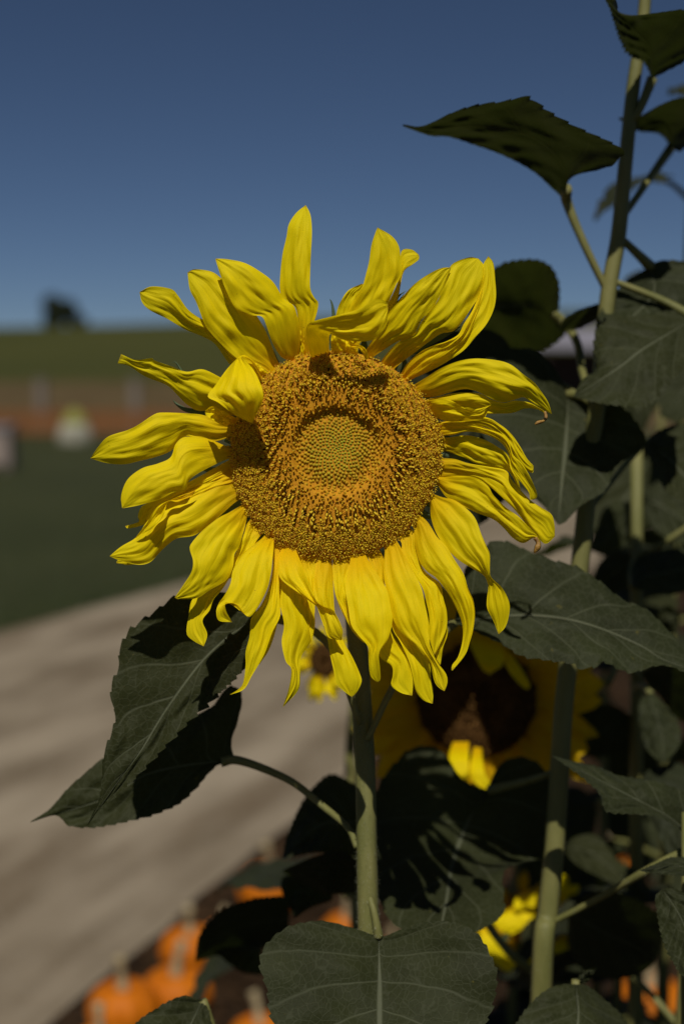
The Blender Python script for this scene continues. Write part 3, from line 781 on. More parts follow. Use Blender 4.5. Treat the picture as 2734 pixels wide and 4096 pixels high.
petal(KC, [(700,560),(560,650),(420,800),(300,900),(260,935)], [(720,640),(600,760),(480,900),(360,955),(262,945)], (-6,-4,-3,-3), base=False)
petal(KC, [(1020,595),(960,630),(900,660),(800,740),(730,820),(720,860),(740,930),(730,1000),(680,1080),(625,1160)],
          [(1085,650),(1060,740),(1030,840),(1000,890),(990,970),(950,1050),(850,1110),(760,1165),(640,1170)], (-2,6,10,12,14,15), 3, -4, ridges=.08)
petal(KC, [(1080,690),(1040,840),(960,1000),(850,1110),(740,1165),(712,1280),(700,1385),(740,1430),(803,1465)],
          [(1145,780),(1090,860),(1010,970),(930,1100),(870,1170),(845,1240),(800,1305),(830,1390),(808,1467)], (-9,-5,-2,0,2,6), -3, 4)
petal(KC, [(1085,690),(1060,760),(1010,880),(950,1000),(900,1060)], [(1150,790),(1120,850),(1060,950),(990,1030),(905,1066)], (-6,-3,-2,-2))
petal(KC, [(1180,780),(1120,830),(1040,900),(990,990),(975,1070),(937,1145),(905,1190),(886,1245),(902,1305),(983,1316)],
          [(1250,800),(1245,850),(1238,920),(1228,1010),(1195,1130),(1096,1283),(1020,1202),(948,1198),(948,1245),(986,1316)], (-1,7,12,16,18,20,16), 3, 2, arc=False, ridges=.05)
petal(KC, [(1240,830),(1240,960),(1215,1100),(1165,1210),(1105,1290),(1095,1400),(1070,1500),(1070,1580),(1055,1690),(1030,1730),(972,1767)],
          [(1305,860),(1290,960),(1280,1080),(1285,1200),(1285,1280),(1240,1370),(1215,1440),(1180,1530),(1110,1650),(1060,1735),(974,1770)], (-4,2,6,8,9,10,12), 2, 3, ridges=.08)
petal(KC, [(1260,900),(1250,1100),(1200,1300),(1160,1480),(1152,1578)], [(1300,900),(1295,1150),(1270,1320),(1220,1480),(1156,1580)], (-8,-4,0,2,2))
petal(KC, [(1280,900),(1275,950),(1292,1100),(1285,1200),(1310,1330),(1295,1440),(1320,1560),(1355,1610),(1340,1730),(1303,1843)],
          [(1400,900),(1425,980),(1455,1100),(1485,1200),(1505,1310),(1485,1420),(1415,1540),(1412,1640),(1400,1740),(1306,1846)], (-4,-1,2,5,8,10,10), 3, -6, ridges=.07)
petal(KC, [(1400,880),(1410,940),(1440,1050),(1440,1200),(1470,1380),(1480,1440)], [(1515,950),(1508,1060),(1505,1180),(1500,1300),(1492,1400),(1482,1442)], (-6,-3,0,2,4), 1, 2)
petal(KP, [(1112,2225),(1110,2262),(1117,2307),(1155,2345),(1219,2392),(1268,2430),(1291,2485),(1312,2548),(1363,2561)],
          [(1185,2200),(1193,2224),(1219,2294),(1246,2360),(1262,2400),(1291,2425),(1333,2443),(1368,2513),(1366,2560)], (2,9,13,18,22,24,22), -3, 5, ridges=.05)
# bottom
petal(KD, [(95,850),(80,960),(85,1060),(110,1150),(150,1270),(170,1380),(190,1470),(205,1540),(250,1590),(290,1620)],
          [(182,840),(187,920),(190,1030),(197,1130),(220,1240),(250,1310),(300,1400),(340,1490),(350,1535),(325,1590),(296,1621)], (-2,4,7,9,12,14,14), 2, -4, ridges=.07)
petal(KD, [(185,850),(188,950),(200,1040),(230,1120),(270,1200),(300,1250),(355,1310)], [(285,850),(275,930),(265,1010),(285,1150),(325,1240),(370,1318)], (-5,0,3,5,5))
petal(KD, [(285,840),(265,950),(258,1010),(275,1120),(290,1210),(330,1270),(385,1335),(390,1420),(400,1500),(438,1538)],
          [(375,815),(425,900),(472,970),(502,1030),(520,1130),(525,1190),(500,1290),(450,1370),(455,1460),(457,1520),(441,1538)], (1,8,13,16,18,18,14), 2, 3, ridges=.06)
petal(KD, [(385,820),(420,950),(440,1150),(440,1300),(455,1395),(520,1445),(527,1500),(518,1555),(570,1598),(634,1614)],
          [(478,840),(480,950),(492,1100),(510,1230),(545,1300),(600,1370),(632,1450),(642,1540),(638,1614)], (-5,-1,2,5,7,8), 3, -3, ridges=.07)
petal(KD, [(480,775),(475,870),(480,960),(500,1050),(520,1150),(555,1230),(610,1290),(650,1320),(700,1380),(740,1430),(760,1520),(780,1560),(818,1588)],
          [(558,745),(600,820),(645,910),(690,1000),(710,1090),(730,1190),(735,1270),(740,1330),(780,1420),(830,1490),(838,1540),(822,1588)], (0,7,11,14,16,18,20), -3, 3, ridges=.06)
petal(KD, [(500,800),(510,1000),(520,1210),(570,1310),(620,1420),(640,1500),(660,1590),(700,1640),(750,1660)],
          [(580,800),(620,1000),(640,1200),(680,1320),(735,1430),(745,1520),(758,1590),(754,1660)], (-7,-2,2,5,6,7), 2, -3)
petal(KD, [(575,740),(580,790),(620,870),(660,940),(700,1010),(720,1090),(735,1170),(732,1270),(760,1378)],
          [(655,690),(660,780),(700,890),(745,935),(800,980),(815,1060),(835,1140),(830,1240),(766,1381)], (-5,0,4,6,8,8), 4, -2, ridges=.08)
petal(KD, [(660,900),(740,1100),(768,1250),(768,1380),(794,1438)], [(760,950),(830,1190),(840,1260),(815,1340),(798,1440)], (-4,0,2,3,3), base=False)
petal(KD, [(645,660),(655,760),(680,850),(720,905),(770,940),(820,1000),(860,1060),(890,1120),(920,1200),(925,1290),(900,1390),(865,1440),(862,1470)],
          [(718,615),(780,710),(830,760),(880,840),(930,920),(955,1000),(985,1070),(995,1150),(985,1240),(965,1310),(940,1380),(867,1472)], (-1,7,12,15,16,17,20), -5, 4, ridges=.06)
petal(KD, [(735,505),(745,600),(775,690),(830,770),(900,840),(980,890),(1045,930),(1070,990),(1063,1060),(1065,1120),(1100,1190),(1128,1262)],
          [(800,480),(880,500),(960,560),(1000,610),(1030,690),(1060,760),(1080,810),(1080,900),(1088,940),(1150,1000),(1190,1080),(1190,1150),(1170,1220),(1133,1263)], (-2,5,10,13,14,14,12), -4, 4, ridges=.08)
# right
petal(KD, [(775,360),(900,360),(1000,370),(1070,420),(1100,470),(1170,540),(1240,590),(1300,650),(1345,690),(1368,735)],
          [(775,410),(830,480),(900,520),(1000,570),(1100,610),(1160,660),(1210,715),(1270,745),(1330,715),(1362,738)], (-1,7,12,15,17,19), 3, -4, ridges=.09, rough=3)
petal(KD, [(800,260),(880,265),(960,290),(1080,310),(1170,330),(1210,390),(1300,490),(1370,540),(1430,580),(1448,640),(1450,702)],
          [(800,365),(900,365),(1000,380),(1080,425),(1150,485),(1230,565),(1300,655),(1345,700),(1375,738),(1405,748),(1450,708)], (-5,0,4,6,8,6), 2, -3, ridges=.06)
petal(KD, [(780,145),(860,140),(950,130),(1050,155),(1130,200),(1180,240),(1210,320),(1240,380),(1256,440)],
          [(780,210),(860,230),(940,260),(1000,290),(1080,308),(1170,328),(1205,360),(1230,410),(1254,442)], (-5,0,4,5,3), 3, -4, ridges=.06)
petal(KD, [(760,70),(860,55),(960,60),(1080,95),(1150,125),(1190,170),(1212,240),(1262,290),(1300,350),(1330,410),(1350,470),(1342,492)],
          [(760,130),(860,130),(950,110),(1040,120),(1110,150),(1160,190),(1190,250),(1192,300),(1212,345),(1262,405),(1303,460),(1308,497),(1335,495)], (-1,7,12,14,15,14,10), 3, -2, ridges=.07)
petal(KD, [(770,60),(900,40),(1050,25),(1140,70),(1200,120),(1250,190),(1290,260),(1330,305)],
          [(770,110),(900,80),(1040,80),(1130,125),(1180,180),(1215,250),(1262,310),(1322,345),(1329,310)], (-7,-2,2,4,3), 2, -3)
petal(KB, [(640,1130),(720,1080),(800,1030),(900,990),(1000,975),(1120,985),(1200,1010),(1270,1065),(1330,1110),(1370,1160),(1410,1220),(1433,1289)],
          [(672,1200),(760,1195),(850,1170),(930,1150),(1000,1160),(1060,1190),(1110,1215),(1160,1225),(1220,1210),(1270,1195),(1310,1220),(1370,1260),(1430,1292)], (0,8,13,16,17,14), 3, -6, ridges=.07)
petal(KB, [(700,1215),(800,1190),(900,1170),(1020,1175),(1090,1210),(1160,1228),(1220,1215),(1300,1225),(1350,1250),(1396,1278)],
          [(720,1270),(850,1290),(1000,1295),(1110,1290),(1210,1285),(1280,1260),(1350,1265),(1394,1290)], (-5,0,3,5,5,6), 2, -3)
petal(KB, [(712,1220),(790,1205),(860,1215),(950,1262),(1020,1260),(1088,1238)],
          [(765,1315),(830,1332),(900,1335),(1000,1325),(1050,1310),(1065,1280),(1090,1240)], (-1,7,12,14,14), 4, -3, ridges=.08)
petal(KB, [(575,1060),(600,1020),(680,940),(760,900),(830,880),(900,840),(930,780),(980,700),(1020,600),(1045,500),(1042,440),(1070,392)],
          [(600,1110),(700,1065),(800,1015),(880,965),(940,920),(1000,850),(1060,780),(1100,700),(1115,620),(1110,520),(1100,430),(1072,392)], (-5,0,4,5,4,2), 3, 4, ridges=.05)
petal(KB, [(578,1060),(605,1010),(680,940),(760,900),(830,878),(900,838),(930,780),(980,700),(1020,600),(1048,520)],
          [(605,1112),(700,1060),(800,1000),(880,930),(930,880),(975,810),(1010,720),(1035,640),(1050,560),(1049,522)], (-1,6,10,10,7,4), 2, -2, ridges=.06)
petal(KB, [(475,970),(560,880),(650,835),(700,750),(780,650),(830,530),(862,440),(960,398),(1015,405)],
          [(545,1025),(640,950),(720,890),(800,835),(870,820),(920,770),(980,680),(1030,600),(1058,520),(1050,450),(1018,407)], (-3,2,6,7,6,3), 4, -4, ridges=.07)
petal(KB, [(375,930),(430,840),(500,720),(560,650),(640,560),(720,500),(800,460),(855,455)],
          [(410,975),(470,930),(560,875),(640,848),(690,760),(760,680),(805,600),(832,540),(858,458)], (0,7,11,13,12), 3, -3, ridges=.08)
petal(KB, [(250,905),(265,800),(280,690),(320,620),(355,560),(375,490),(392,420),(405,330),(425,265),(440,228)],
          [(330,905),(380,850),(440,770),(500,660),(545,560),(577,490),(572,400),(560,330),(520,275),(442,228)], (-6,-3,0,2,3,4), 2, 2, ridges=.05)
petal(KB, [(190,905),(200,800),(205,720),(230,650),(275,585),(350,548)], [(320,905),(330,800),(330,700),(345,620),(358,580),(362,552)], (-9,-6,-4,-3,0), 2, 2)
petal(KB, [(420,850),(480,700),(540,580),(572,480),(575,365),(630,352),(672,378)], [(460,860),(520,740),(560,620),(588,485),(640,440),(675,412),(678,390)], (-10,-10,-9,-8,-8))
petal(KB, [(55,945),(38,870),(35,800),(70,765),(180,735),(280,710),(340,690),(400,650),(450,635),(500,660)],
          [(165,930),(166,880),(170,838),(200,848),(240,866),(310,876),(390,875),(450,850),(490,790),(500,700)], (2,14,22,26,28,30,32,32), 7, -3, arc=False, ridges=.07, rough=3)
petal(KB, [(178,935),(175,880),(180,830),(200,790)], [(260,930),(255,880),(250,830),(230,790)], (-2,2,5,4))
petal(KB, [(255,930),(250,890),(240,840)], [(330,930),(310,890),(290,840)], (-3,0,2))
petal(KB, [(282,898),(330,893),(372,920),(392,970)], [(292,918),(330,918),(355,945),(372,985)], (6,9,8,2), base=False)
petal(KA, [(1200,1150),(1150,1110),(1115,1090)], [(1165,1215),(1120,1180),(1095,1150)], (-5,-3,-3))
petal(KA, [(1400,1060),(1395,960),(1400,880)], [(1450,1040),(1440,960),(1430,880)], (-8,-6,-4))
# withered brown tips
mb = MB(); mb.add(*tube([at(x, y, D0 - z / 1000) for x, y, z in [(2178,1646,6),(2183,1668,7),(2172,1684,8),(2150,1691,9),(2138,1698,9)]], [.0006, .0008, .0006, .0008, .0003], 5, 24, ridge=.5))
mb.build('withered_tip', M_WITHER, head)
mb = MB(); mb.add(*tube([at(x, y, D0 - z / 1000) for x, y, z in [(2140,2150,18),(2152,2170,18),(2150,2190,18),(2140,2205,18),(2137,2213,18)]], [.0011, .0010, .0014, .0008, .0003], 5, 24, ridge=.5))
mb.build('withered_tip', M_WITHER, head)
# sepals behind the petals
def sepal(P, wpx, z):
    mb = MB(); n_ = 16; C = resample(P, n_, False); V = []; F = []
    for i, (x, y) in enumerate(C):
        t = i / n_; x2, y2 = C[min(i + 1, n_)]; x1, y1 = C[max(i - 1, 0)]; d = math.hypot(x2 - x1, y2 - y1) or 1
        nx, ny = -(y2 - y1) / d, (x2 - x1) / d; wv = wpx * (1 - t) ** .8 * (0.6 + 1.1 * t if t < .36 else 1)
        zz = z[0] + (z[1] - z[0]) * t
        for s in (-1, 0, 1): V.append(at(x + nx * wv * s, y + ny * wv * s, D0 - (zz + (2 if s == 0 else 0)) / 1000))
    for i in range(n_):
        for s in (0, 1): F.append((i * 3 + s, i * 3 + s + 1, (i + 1) * 3 + s + 1, (i + 1) * 3 + s))
    mb.add(V, F); mb.build('sepal', M_SEPAL, head)
rs = random.Random(21)
for i in range(30):
    a = 2 * math.pi * (i + rs.uniform(-.3, .3)) / 30; k = rs.uniform(1.12, 1.32); b = a + rs.uniform(-.12, .12)
    sepal([(CX + RPX * .85 * math.cos(a), CY + RPX * .85 * math.sin(a)), (CX + RPX * (.85 + k) / 2 * math.cos(a), CY + RPX * (.85 + k) / 2 * math.sin(a)),
           (CX + RPX * k * math.cos(b), CY + RPX * k * math.sin(b))], 34, (-14, -17))
sepal(KA([(960,1500),(820,1420),(700,1395),(640,1360),(612,1330)]), 16, (-13, -14))
sepal(KA([(760,1220),(690,1180),(655,1128),(630,1097),(605,1096)]), 7, (-12, -12))
sepal(KB([(190,860),(190,780),(190,720),(180,660),(168,634)]), 12, (-13, -13))
sepal(KB([(430,820),(490,720),(535,670),(560,620),(604,588)]), 13, (-12, -14))
sepal(KB([(500,720),(545,670),(575,630),(595,600)]), 7, (-12, -13))
sepal(KB([(480,1000),(620,930),(800,850),(920,790)]), 30, (-14, -16))
sepal(KD([(780,230),(880,245),(960,270),(1010,300)]), 22, (-12, -13))

# leaves of the main plant
leaf(main, K6, .935,
     [(1240,180),(1180,110),(1080,90),(1000,75),(860,105),(790,150),(700,220),(630,280),(580,370),(580,440),(545,530),(540,600),(560,680),(550,745),(505,870),(495,960),(480,1080),(420,1213)],
     [(1240,180),(1160,255),(1090,305),(960,435),(800,655),(680,850),(560,1010),(490,1110),(420,1213)],
     [(1240,180),(1260,260),(1230,370),(1190,430),(1130,490),(1060,560),(900,710),(740,880),(560,1060),(480,1130),(420,1216)],
     (-15, -2, 10, 18, 24), 2, 3, [(1440, 2900, .95), (1300, 2560, .955), (1028, 2449, .950)], .0026, quilt=1.4, tooth=13,
     flap=([(1205,262),(1175,285),(1100,300),(1072,400),(1015,500),(985,570)], [(1225,380),(1195,425),(1130,490),(1090,530),(1060,560),(1000,585)], .925, (2, 5, 5, 4)),
     label='green leaf at lower left with the shadow of the petals on it')
leaf(main, K6, .995,
     [(1135,893),(1118,840),(1118,790),(1142,720),(1166,610),(1150,555),(1110,540),(1070,570),(1040,620),(960,670),(700,780),(495,890),(420,950),(330,1030),(240,1130),(147,1190)],
     [(1135,893),(900,920),(700,965),(500,1080),(147,1192)],
     [(1135,895),(1080,905),(1030,930),(950,1020),(870,1095),(800,1130),(720,1160),(620,1185),(500,1210),(400,1215),(330,1205),(270,1160),(147,1193)],
     (-4, 0, 4, 6), -6, 4, [(1426, 3390, .952), (1390, 3310, .965), (1290, 3225, .985), (1170, 3130, .995), (1040, 3070, .998), (941, 3041, .999), (885, 3050, .997)], .0026, tooth=8, label='shaded leaf at lower left tucked behind the leaf above it')
leaf(main, lambda p: [(x * 1.7436, y * 1.7436) for x, y in p], .915,
     [(868,2150),(850,2143),(800,2127),(740,2114),(680,2122),(640,2142),(605,2180),(600,2220),(615,2270),(632,2349),(690,2430),(780,2490),(872,2540)],
     [(868,2150),(870,2250),(870,2349),(872,2540)],
     [(868,2150),(885,2147),(920,2132),(965,2118),(1020,2115),(1085,2138),(1120,2190),(1136,2240),(1130,2290),(1108,2349),(1050,2430),(960,2495),(872,2540)],
     (-26, -8, 12, 30, 44), -4, -4, [(1468, 3560, .950), (1490, 3630, .942), (1505, 3700, .940), (1513, 3749, .941)], .0024, tooth=12, teeth=26, label='heart-shaped grey-green leaf at the bottom of the picture')
leaf(main, K3, .985,
     [(130,612),(150,500),(195,290),(300,150),(410,105),(500,125),(620,180),(790,240),(900,270),(1050,370),(1180,470),(1340,540),(1490,690),(1568,780),(1700,930)],
     [(130,612),(300,590),(500,570),(700,575),(900,605),(1100,670),(1300,760),(1450,850),(1700,935)],
     [(130,615),(270,670),(420,740),(560,815),(740,845),(870,862),(930,893),(1020,878),(1070,852),(1180,905),(1250,920),(1390,880),(1480,882),(1568,915),(1700,940)],
     (-12, 0, 6, 10, 14), -30, 20, [(1470, 2960, .952), (1560, 2770, .965), (1660, 2620, .985), (1817, 2491, .997)], .0026, tooth=10, label='broad grey-green leaf right of the flower, pointing right')
leaf(main, KP, .955, [(810,4000),(730,3985),(640,4028),(545,4096),(500,4200),(640,4380)], [(810,4000),(740,4150),(640,4380)], [(810,4000),(835,4050),(842,4150),(780,4280),(640,4385)], (-10, 10, 30), 0, 0,
     [(1478, 4500, .95), (1150, 4420, .96), (900, 4200, .968), (810, 4000, .966)], tooth=6)

# ------------------------------------------------------------------ the tall sunflower plant on the right
DT = 1.08
tall_px = [(2600, -500, 1.07), (2575, 30, DT), (2530, 350, DT), (2490, 750, DT), (2470, 950, DT), (2430, 1180, DT), (2400, 1500, DT), (2365, 1800, DT), (2335, 2100, DT), (2290, 2500, DT), (2255, 2800, DT), (2235, 3100, DT), (2215, 3400, DT), (2190, 3650, DT), (2160, 4050, DT)]
W = stem_to_ground(tall_px)
tall = thing('sunflower', W[-1], 'tall leafy sunflower plant rising out of the top right of the picture', 'sunflower', 'sunflowers growing in the bed')
stem_part('stem', W, [.0042, .0052, .006, .0066, .007, .0074, .008, .009], tall, 2, 1500)
leaf(tall, K1, 1.05, [(970,1025),(900,960),(800,870),(650,790),(500,735),(370,695),(280,690),(140,642)], [(970,1022),(955,850),(800,700),(500,640),(300,655),(140,638)],
     [(970,1020),(975,930),(1000,895),(1120,865),(1200,835),(1245,768),(1170,715),(1000,640),(850,555),(760,500),(640,520),(520,535),(400,570),(240,640),(140,632)],
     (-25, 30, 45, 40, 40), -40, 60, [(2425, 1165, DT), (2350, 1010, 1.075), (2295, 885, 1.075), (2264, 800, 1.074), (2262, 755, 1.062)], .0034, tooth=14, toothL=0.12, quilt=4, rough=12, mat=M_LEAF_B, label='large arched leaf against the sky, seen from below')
leaf(tall, K1, 1.06, [(1405,400),(1370,320),(1300,280),(1250,210),(1210,95),(1190,40),(1165,-5)], [(1405,400),(1390,240),(1300,140),(1165,-8)],
     [(1405,400),(1480,360),(1568,310),(1660,220),(1620,100),(1568,52),(1430,65),(1290,80),(1235,60),(1220,0),(1172,-12)],
     (-20, 30, 60, 80), -30, 50, [(2512, 505, DT), (2555, 440, 1.075), (2606, 315, 1.08)], .003, tooth=9, quilt=4, rough=10, mat=M_LEAF_B)
leaf(tall, K2, 1.19, [(650,610),(690,590),(697,500),(690,400),(650,310),(580,258),(480,245),(350,262),(250,310),(150,420),(60,620)], [(650,610),(550,570),(400,560),(200,580),(60,620)],
     [(650,610),(700,680),(740,750),(650,830),(540,872),(380,870),(290,810),(180,740),(60,620)], (0, 5, 8, 10), 65, -65,
     [(2385, 1640, DT), (2330, 1500, 1.13), (2310, 1380, 1.17), (2260, 1300, 1.19), (2207, 1250, 1.19)], .0034, tooth=8)
leaf(tall, K2, 1.08, [(760,1180),(700,1050),(620,950),(550,880),(400,865),(250,900),(120,1100),(150,1400),(320,1720),(520,1900),(600,1970),(690,2090)], [(760,1180),(745,1500),(690,2090)],
     [(760,1180),(900,1130),(1150,1290),(1290,1480),(1250,1570),(1090,1680),(1010,1850),(850,1950),(750,2060),(690,2092)], (-25, 0, 25, 45), -10, 0,
     [(2385, 1640, DT), (2330, 1590, 1.09), (2270, 1577, 1.105)], .003, tooth=9, label='broad grey-green leaf hanging behind the right-hand petals')
leaf(tall, K2, 1.055, [(1640,650),(1500,600),(1250,640),(1050,640),(960,760),(940,900),(950,1020),(860,1080),(800,1190)], [(1640,650),(1300,850),(1100,1000),(800,1195)],
     [(1640,650),(1640,900),(1500,1050),(1400,1190),(1250,1255),(1000,1240),(800,1197)], (-20, 5, 20, 25), -20, 20, [(2440, 1120, DT), (2640, 1200, 1.08), (2775, 1273, 1.075)], .003, tooth=11)
leaf(tall, K2, 1.09, [(1330,290),(1250,340),(1150,410),(1050,530),(975,640),(945,800)], [(1330,290),(1350,480),(1150,680),(945,803)],
     [(1330,290),(1400,250),(1568,260),(1720,350),(1680,550),(1500,690),(1280,700),(1100,780),(945,806)], (-25, 0, 20, 35), -5, -10, [(2465, 940, DT), (2540, 1010, 1.09), (2597, 1066, 1.11)], .0034, tooth=9)
leaf(tall, K2, 1.14, [(1290,1510),(1400,1430),(1568,1390),(1750,1450),(1800,1700),(1700,1900)], [(1290,1510),(1450,1620),(1700,1900)], [(1290,1510),(1310,1580),(1370,1700),(1450,1850),(1568,1910),(1700,1905)],
     (-15, 10, 40), -30, 20, [(2340, 2060, DT), (2480, 1880, 1.13), (2574, 1767, 1.15)], tooth=9)
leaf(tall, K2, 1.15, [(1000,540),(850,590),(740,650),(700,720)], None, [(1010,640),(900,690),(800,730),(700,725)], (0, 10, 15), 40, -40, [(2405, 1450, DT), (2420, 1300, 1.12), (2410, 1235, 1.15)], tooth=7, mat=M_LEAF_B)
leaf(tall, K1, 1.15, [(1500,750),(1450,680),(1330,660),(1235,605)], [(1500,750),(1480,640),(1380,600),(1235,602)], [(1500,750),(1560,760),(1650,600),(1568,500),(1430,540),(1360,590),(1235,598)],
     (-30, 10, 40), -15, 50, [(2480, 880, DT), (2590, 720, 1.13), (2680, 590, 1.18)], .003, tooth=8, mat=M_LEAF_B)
leaf(tall, K4, 1.00, [(1640,600),(1750,400),(1568,270),(1420,210),(1300,185),(1150,160),(1030,110),(900,80),(740,35)], [(1640,600),(1500,440),(1250,300),(1000,170),(740,36)],
     [(1640,600),(1530,490),(1400,415),(1200,395),(1080,375),(1040,275),(960,190),(850,110),(740,38)], (-10, 5, 10, 5), -25, 15, [(2185, 3700, DT), (2360, 3610, 1.06), (2590, 3480, 1.02), (2780, 3383, 1.01)], .0028, tooth=7, label='grey-green leaf at lower right with its edge rolled under')
leaf(tall, KP, 1.10, [(1952,3161),(1882,3137),(1833,3101),(1798,3045),(1763,3003),(1707,2986),(1637,3003),(1580,3059),(1531,3116),(1500,3200),(1492,3300),(1495,3430),(1505,3550),(1560,3680),(1650,3735),(1750,3765)],
     [(1952,3161),(1870,3290),(1810,3450),(1785,3600),(1750,3767)],
     [(1952,3161),(1970,3102),(2008,3051),(2078,3029),(2142,3051),(2193,3108),(2206,3172),(2207,3300),(2180,3420),(2090,3450),(2010,3490),(2010,3590),(2010,3650),(1970,3690),(1880,3735),(1750,3770)], (-26, -34, -8, 66, 115), -12, -10,
     [(2235, 3080, DT), (2120, 3120, 1.11), (1952, 3161, 1.126)], .0028, tooth=8, label='big drooping heart-shaped leaf right of the main stem, dark above and lit below')
leaf(tall, KP, 1.13, [(2100,1500),(1980,1330),(1750,1350),(1550,1550),(1450,1850),(1480,2250)], [(2100,1500),(1800,1800),(1480,2250)], [(2100,1500),(2150,1700),(2050,1950),(1850,2150),(1650,2250),(1480,2255)], (-10, 5, 20, 30), -5, -10,
     [(2385, 1640, DT), (2250, 1540, 1.11), (2100, 1500, 1.14)], tooth=8, mat=M_LEAF_B)  # unseen leaf behind the main head, added to shade the dark-centred flower
# ------------------------------------------------------------------ other sunflowers
def free_petal(K, D, L, Rr, zs, mat, parent):
    mb = MB(); loft(mb, K(L), K(Rr), None, lambda x, y, z: at(x, y, D - z / 1000), 10, 30, zs, 0, 0, True, len(bpy.data.objects), .1, .06, 2)
    return mb.build('petal', mat, parent)
# shaded dark-centred flower behind
DB = 1.27
hb = at(1905, 2800, DB)
W = [hb + FW * .03, hb + FW * .07 - UP * .03, at(1860, 3350, 1.36), at(1800, 3900, 1.36)]
W += [Vector((W[-1].x, W[-1].y, .03))]
back = thing('sunflower', W[-1], 'sunflower with dark brown disc and gold petals shaded behind the main stem', 'sunflower', 'sunflowers growing in the bed')
stem_part('stem', W, [.009, .008, .008, .009, .01], back, 3)
generic_head(back, hb, (-FW + UP * -.22 - RT * .05), .054, .120, 30, 31, M_PETAL_DIM, True, .3)
back_head = [o for o in back.children if o.name.startswith('flower_head')][0]
free_petal(K3, 1.235, [(190,640),(230,760),(300,900),(340,930),(350,938)], [(420,720),(440,800),(430,880),(380,915),(352,940)], (-20, 0, 8, 4), M_PETAL, back_head)
free_petal(K3, 1.235, [(380,740),(460,900),(510,970),(560,1020),(590,1030)], [(450,760),(520,860),(570,940),(600,1000),(594,1030)], (-20, 0, 8, 4), M_PETAL, back_head)
free_petal(K3, 1.275, [(20,960),(20,1060),(60,1140),(110,1190),(140,1200)], [(110,960),(130,1060),(155,1140),(155,1190),(142,1202)], (-20, 2, 8, 4), M_PETAL_DIM, back_head)  # hanging petal takes the dimmer yellow in place of shade
free_petal(K3, 1.23, [(120,1360),(95,1440),(105,1510),(150,1580),(212,1620)], [(220,1360),(218,1450),(218,1540),(218,1600),(214,1622)], (-20, 4, 14, 18), M_PETAL, back_head)
free_petal(K3, 1.23, [(250,1390),(232,1480),(230,1570),(270,1630),(335,1660)], [(300,1400),(305,1480),(320,1560),(350,1620),(338,1660)], (-20, 4, 14, 16), M_PETAL, back_head)
# yellow flower low on the right, half hidden by the tall stem
DL = 1.40
hl = at(2105, 3690, DL)
W = [hl + Vector((.02, .03, -.01)), hl + Vector((.05, .06, -.06)), hl + Vector((.06, .08, -.25)), hl + Vector((.06, .09, -.5))]
W += [Vector((W[-1].x, W[-1].y, .03))]
low = thing('sunflower', W[-1], 'low yellow sunflower half hidden by the tall stem at lower right', 'sunflower', 'sunflowers growing in the bed')
stem_part('stem', W, [.006, .006, .007, .007, .008], low, 4)
low_head = generic_head(low, hl + FW * .02, Vector((-.35, -.75, .35)), .024, .050, 9, 41, M_PETAL_DIM, False, .5)
for Lq, Rq in [([(480,990),(400,1040),(370,1075),(420,1130),(480,1155)], [(500,985),(570,1000),(580,1060),(550,1120),(485,1157)]),
               ([(330,1100),(270,1120),(262,1180),(330,1290),(420,1370),(470,1395)], [(340,1100),(400,1150),(460,1240),(510,1310),(505,1360),(474,1396)]),
               ([(640,960),(600,980),(575,1070),(565,1150),(590,1210)], [(665,960),(668,1050),(660,1130),(640,1190),(594,1212)]),
               ([(600,1225),(580,1270),(582,1330),(600,1358)], [(645,1225),(645,1290),(635,1340),(604,1360)]),
               ([(640,860),(610,900),(590,960),(600,990)], [(670,860),(680,910),(670,960),(604,992)]),
               ([(770,930),(765,850),(790,790),(812,780)], [(800,930),(840,880),(842,800),(814,780)]),
               ([(775,985),(800,920),(860,850),(905,845)], [(800,1000),(860,960),(905,890),(908,847)]),
               ([(770,1100),(800,1040),(850,1035),(885,1060)], [(780,1140),(840,1130),(880,1100),(887,1062)]),
               ([(735,1150),(728,1220),(740,1275),(770,1272)], [(790,1150),(830,1210),(842,1245),(775,1276)]),
               ([(540,900),(515,930),(500,980),(520,1010)], [(660,850),(640,930),(580,980),(524,1012)])]:
    free_petal(K4, 1.365, Lq, Rq, (-14, 0, 6, 8), M_PETAL, low_head)
stem_part('side_shoot', [at(1945, 3690, 1.28), at(1995, 3760, 1.28), at(2075, 3845, 1.29), hl + Vector((.05, .06, -.10))], [.0040, .0042, .0040], low, 9)
# small bloom left of the main stem
DS = 1.42
hs = at(1300, 2640, DS)
W = [hs + Vector((.01, .03, 0)), hs + Vector((.03, .06, -.03)), at(1400, 3050, 1.50), at(1420, 3600, 1.5), at(1420, 4200, 1.5)]
W += [Vector((W[-1].x, W[-1].y, .03))]
sm = thing('sunflower', W[-1], 'small blurred yellow bloom just left of the main stem under the petals', 'sunflower', 'sunflowers growing in the bed')
stem_part('stem', W, [.005, .005, .006, .006, .007], sm, 6)
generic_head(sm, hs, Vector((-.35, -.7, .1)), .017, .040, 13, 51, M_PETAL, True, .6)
for k, (z, az, el, s_) in enumerate([(3350, 5.2, .1, .13), (3600, 2.6, .1, .13)]):
    p = at(1412, z, 1.5); d = Vector((math.cos(az), math.sin(az), .25)) * .06
    generic_leaf(sm, p + d, az, el, s_, 60 + k, droop=.9, petiole_from=p)

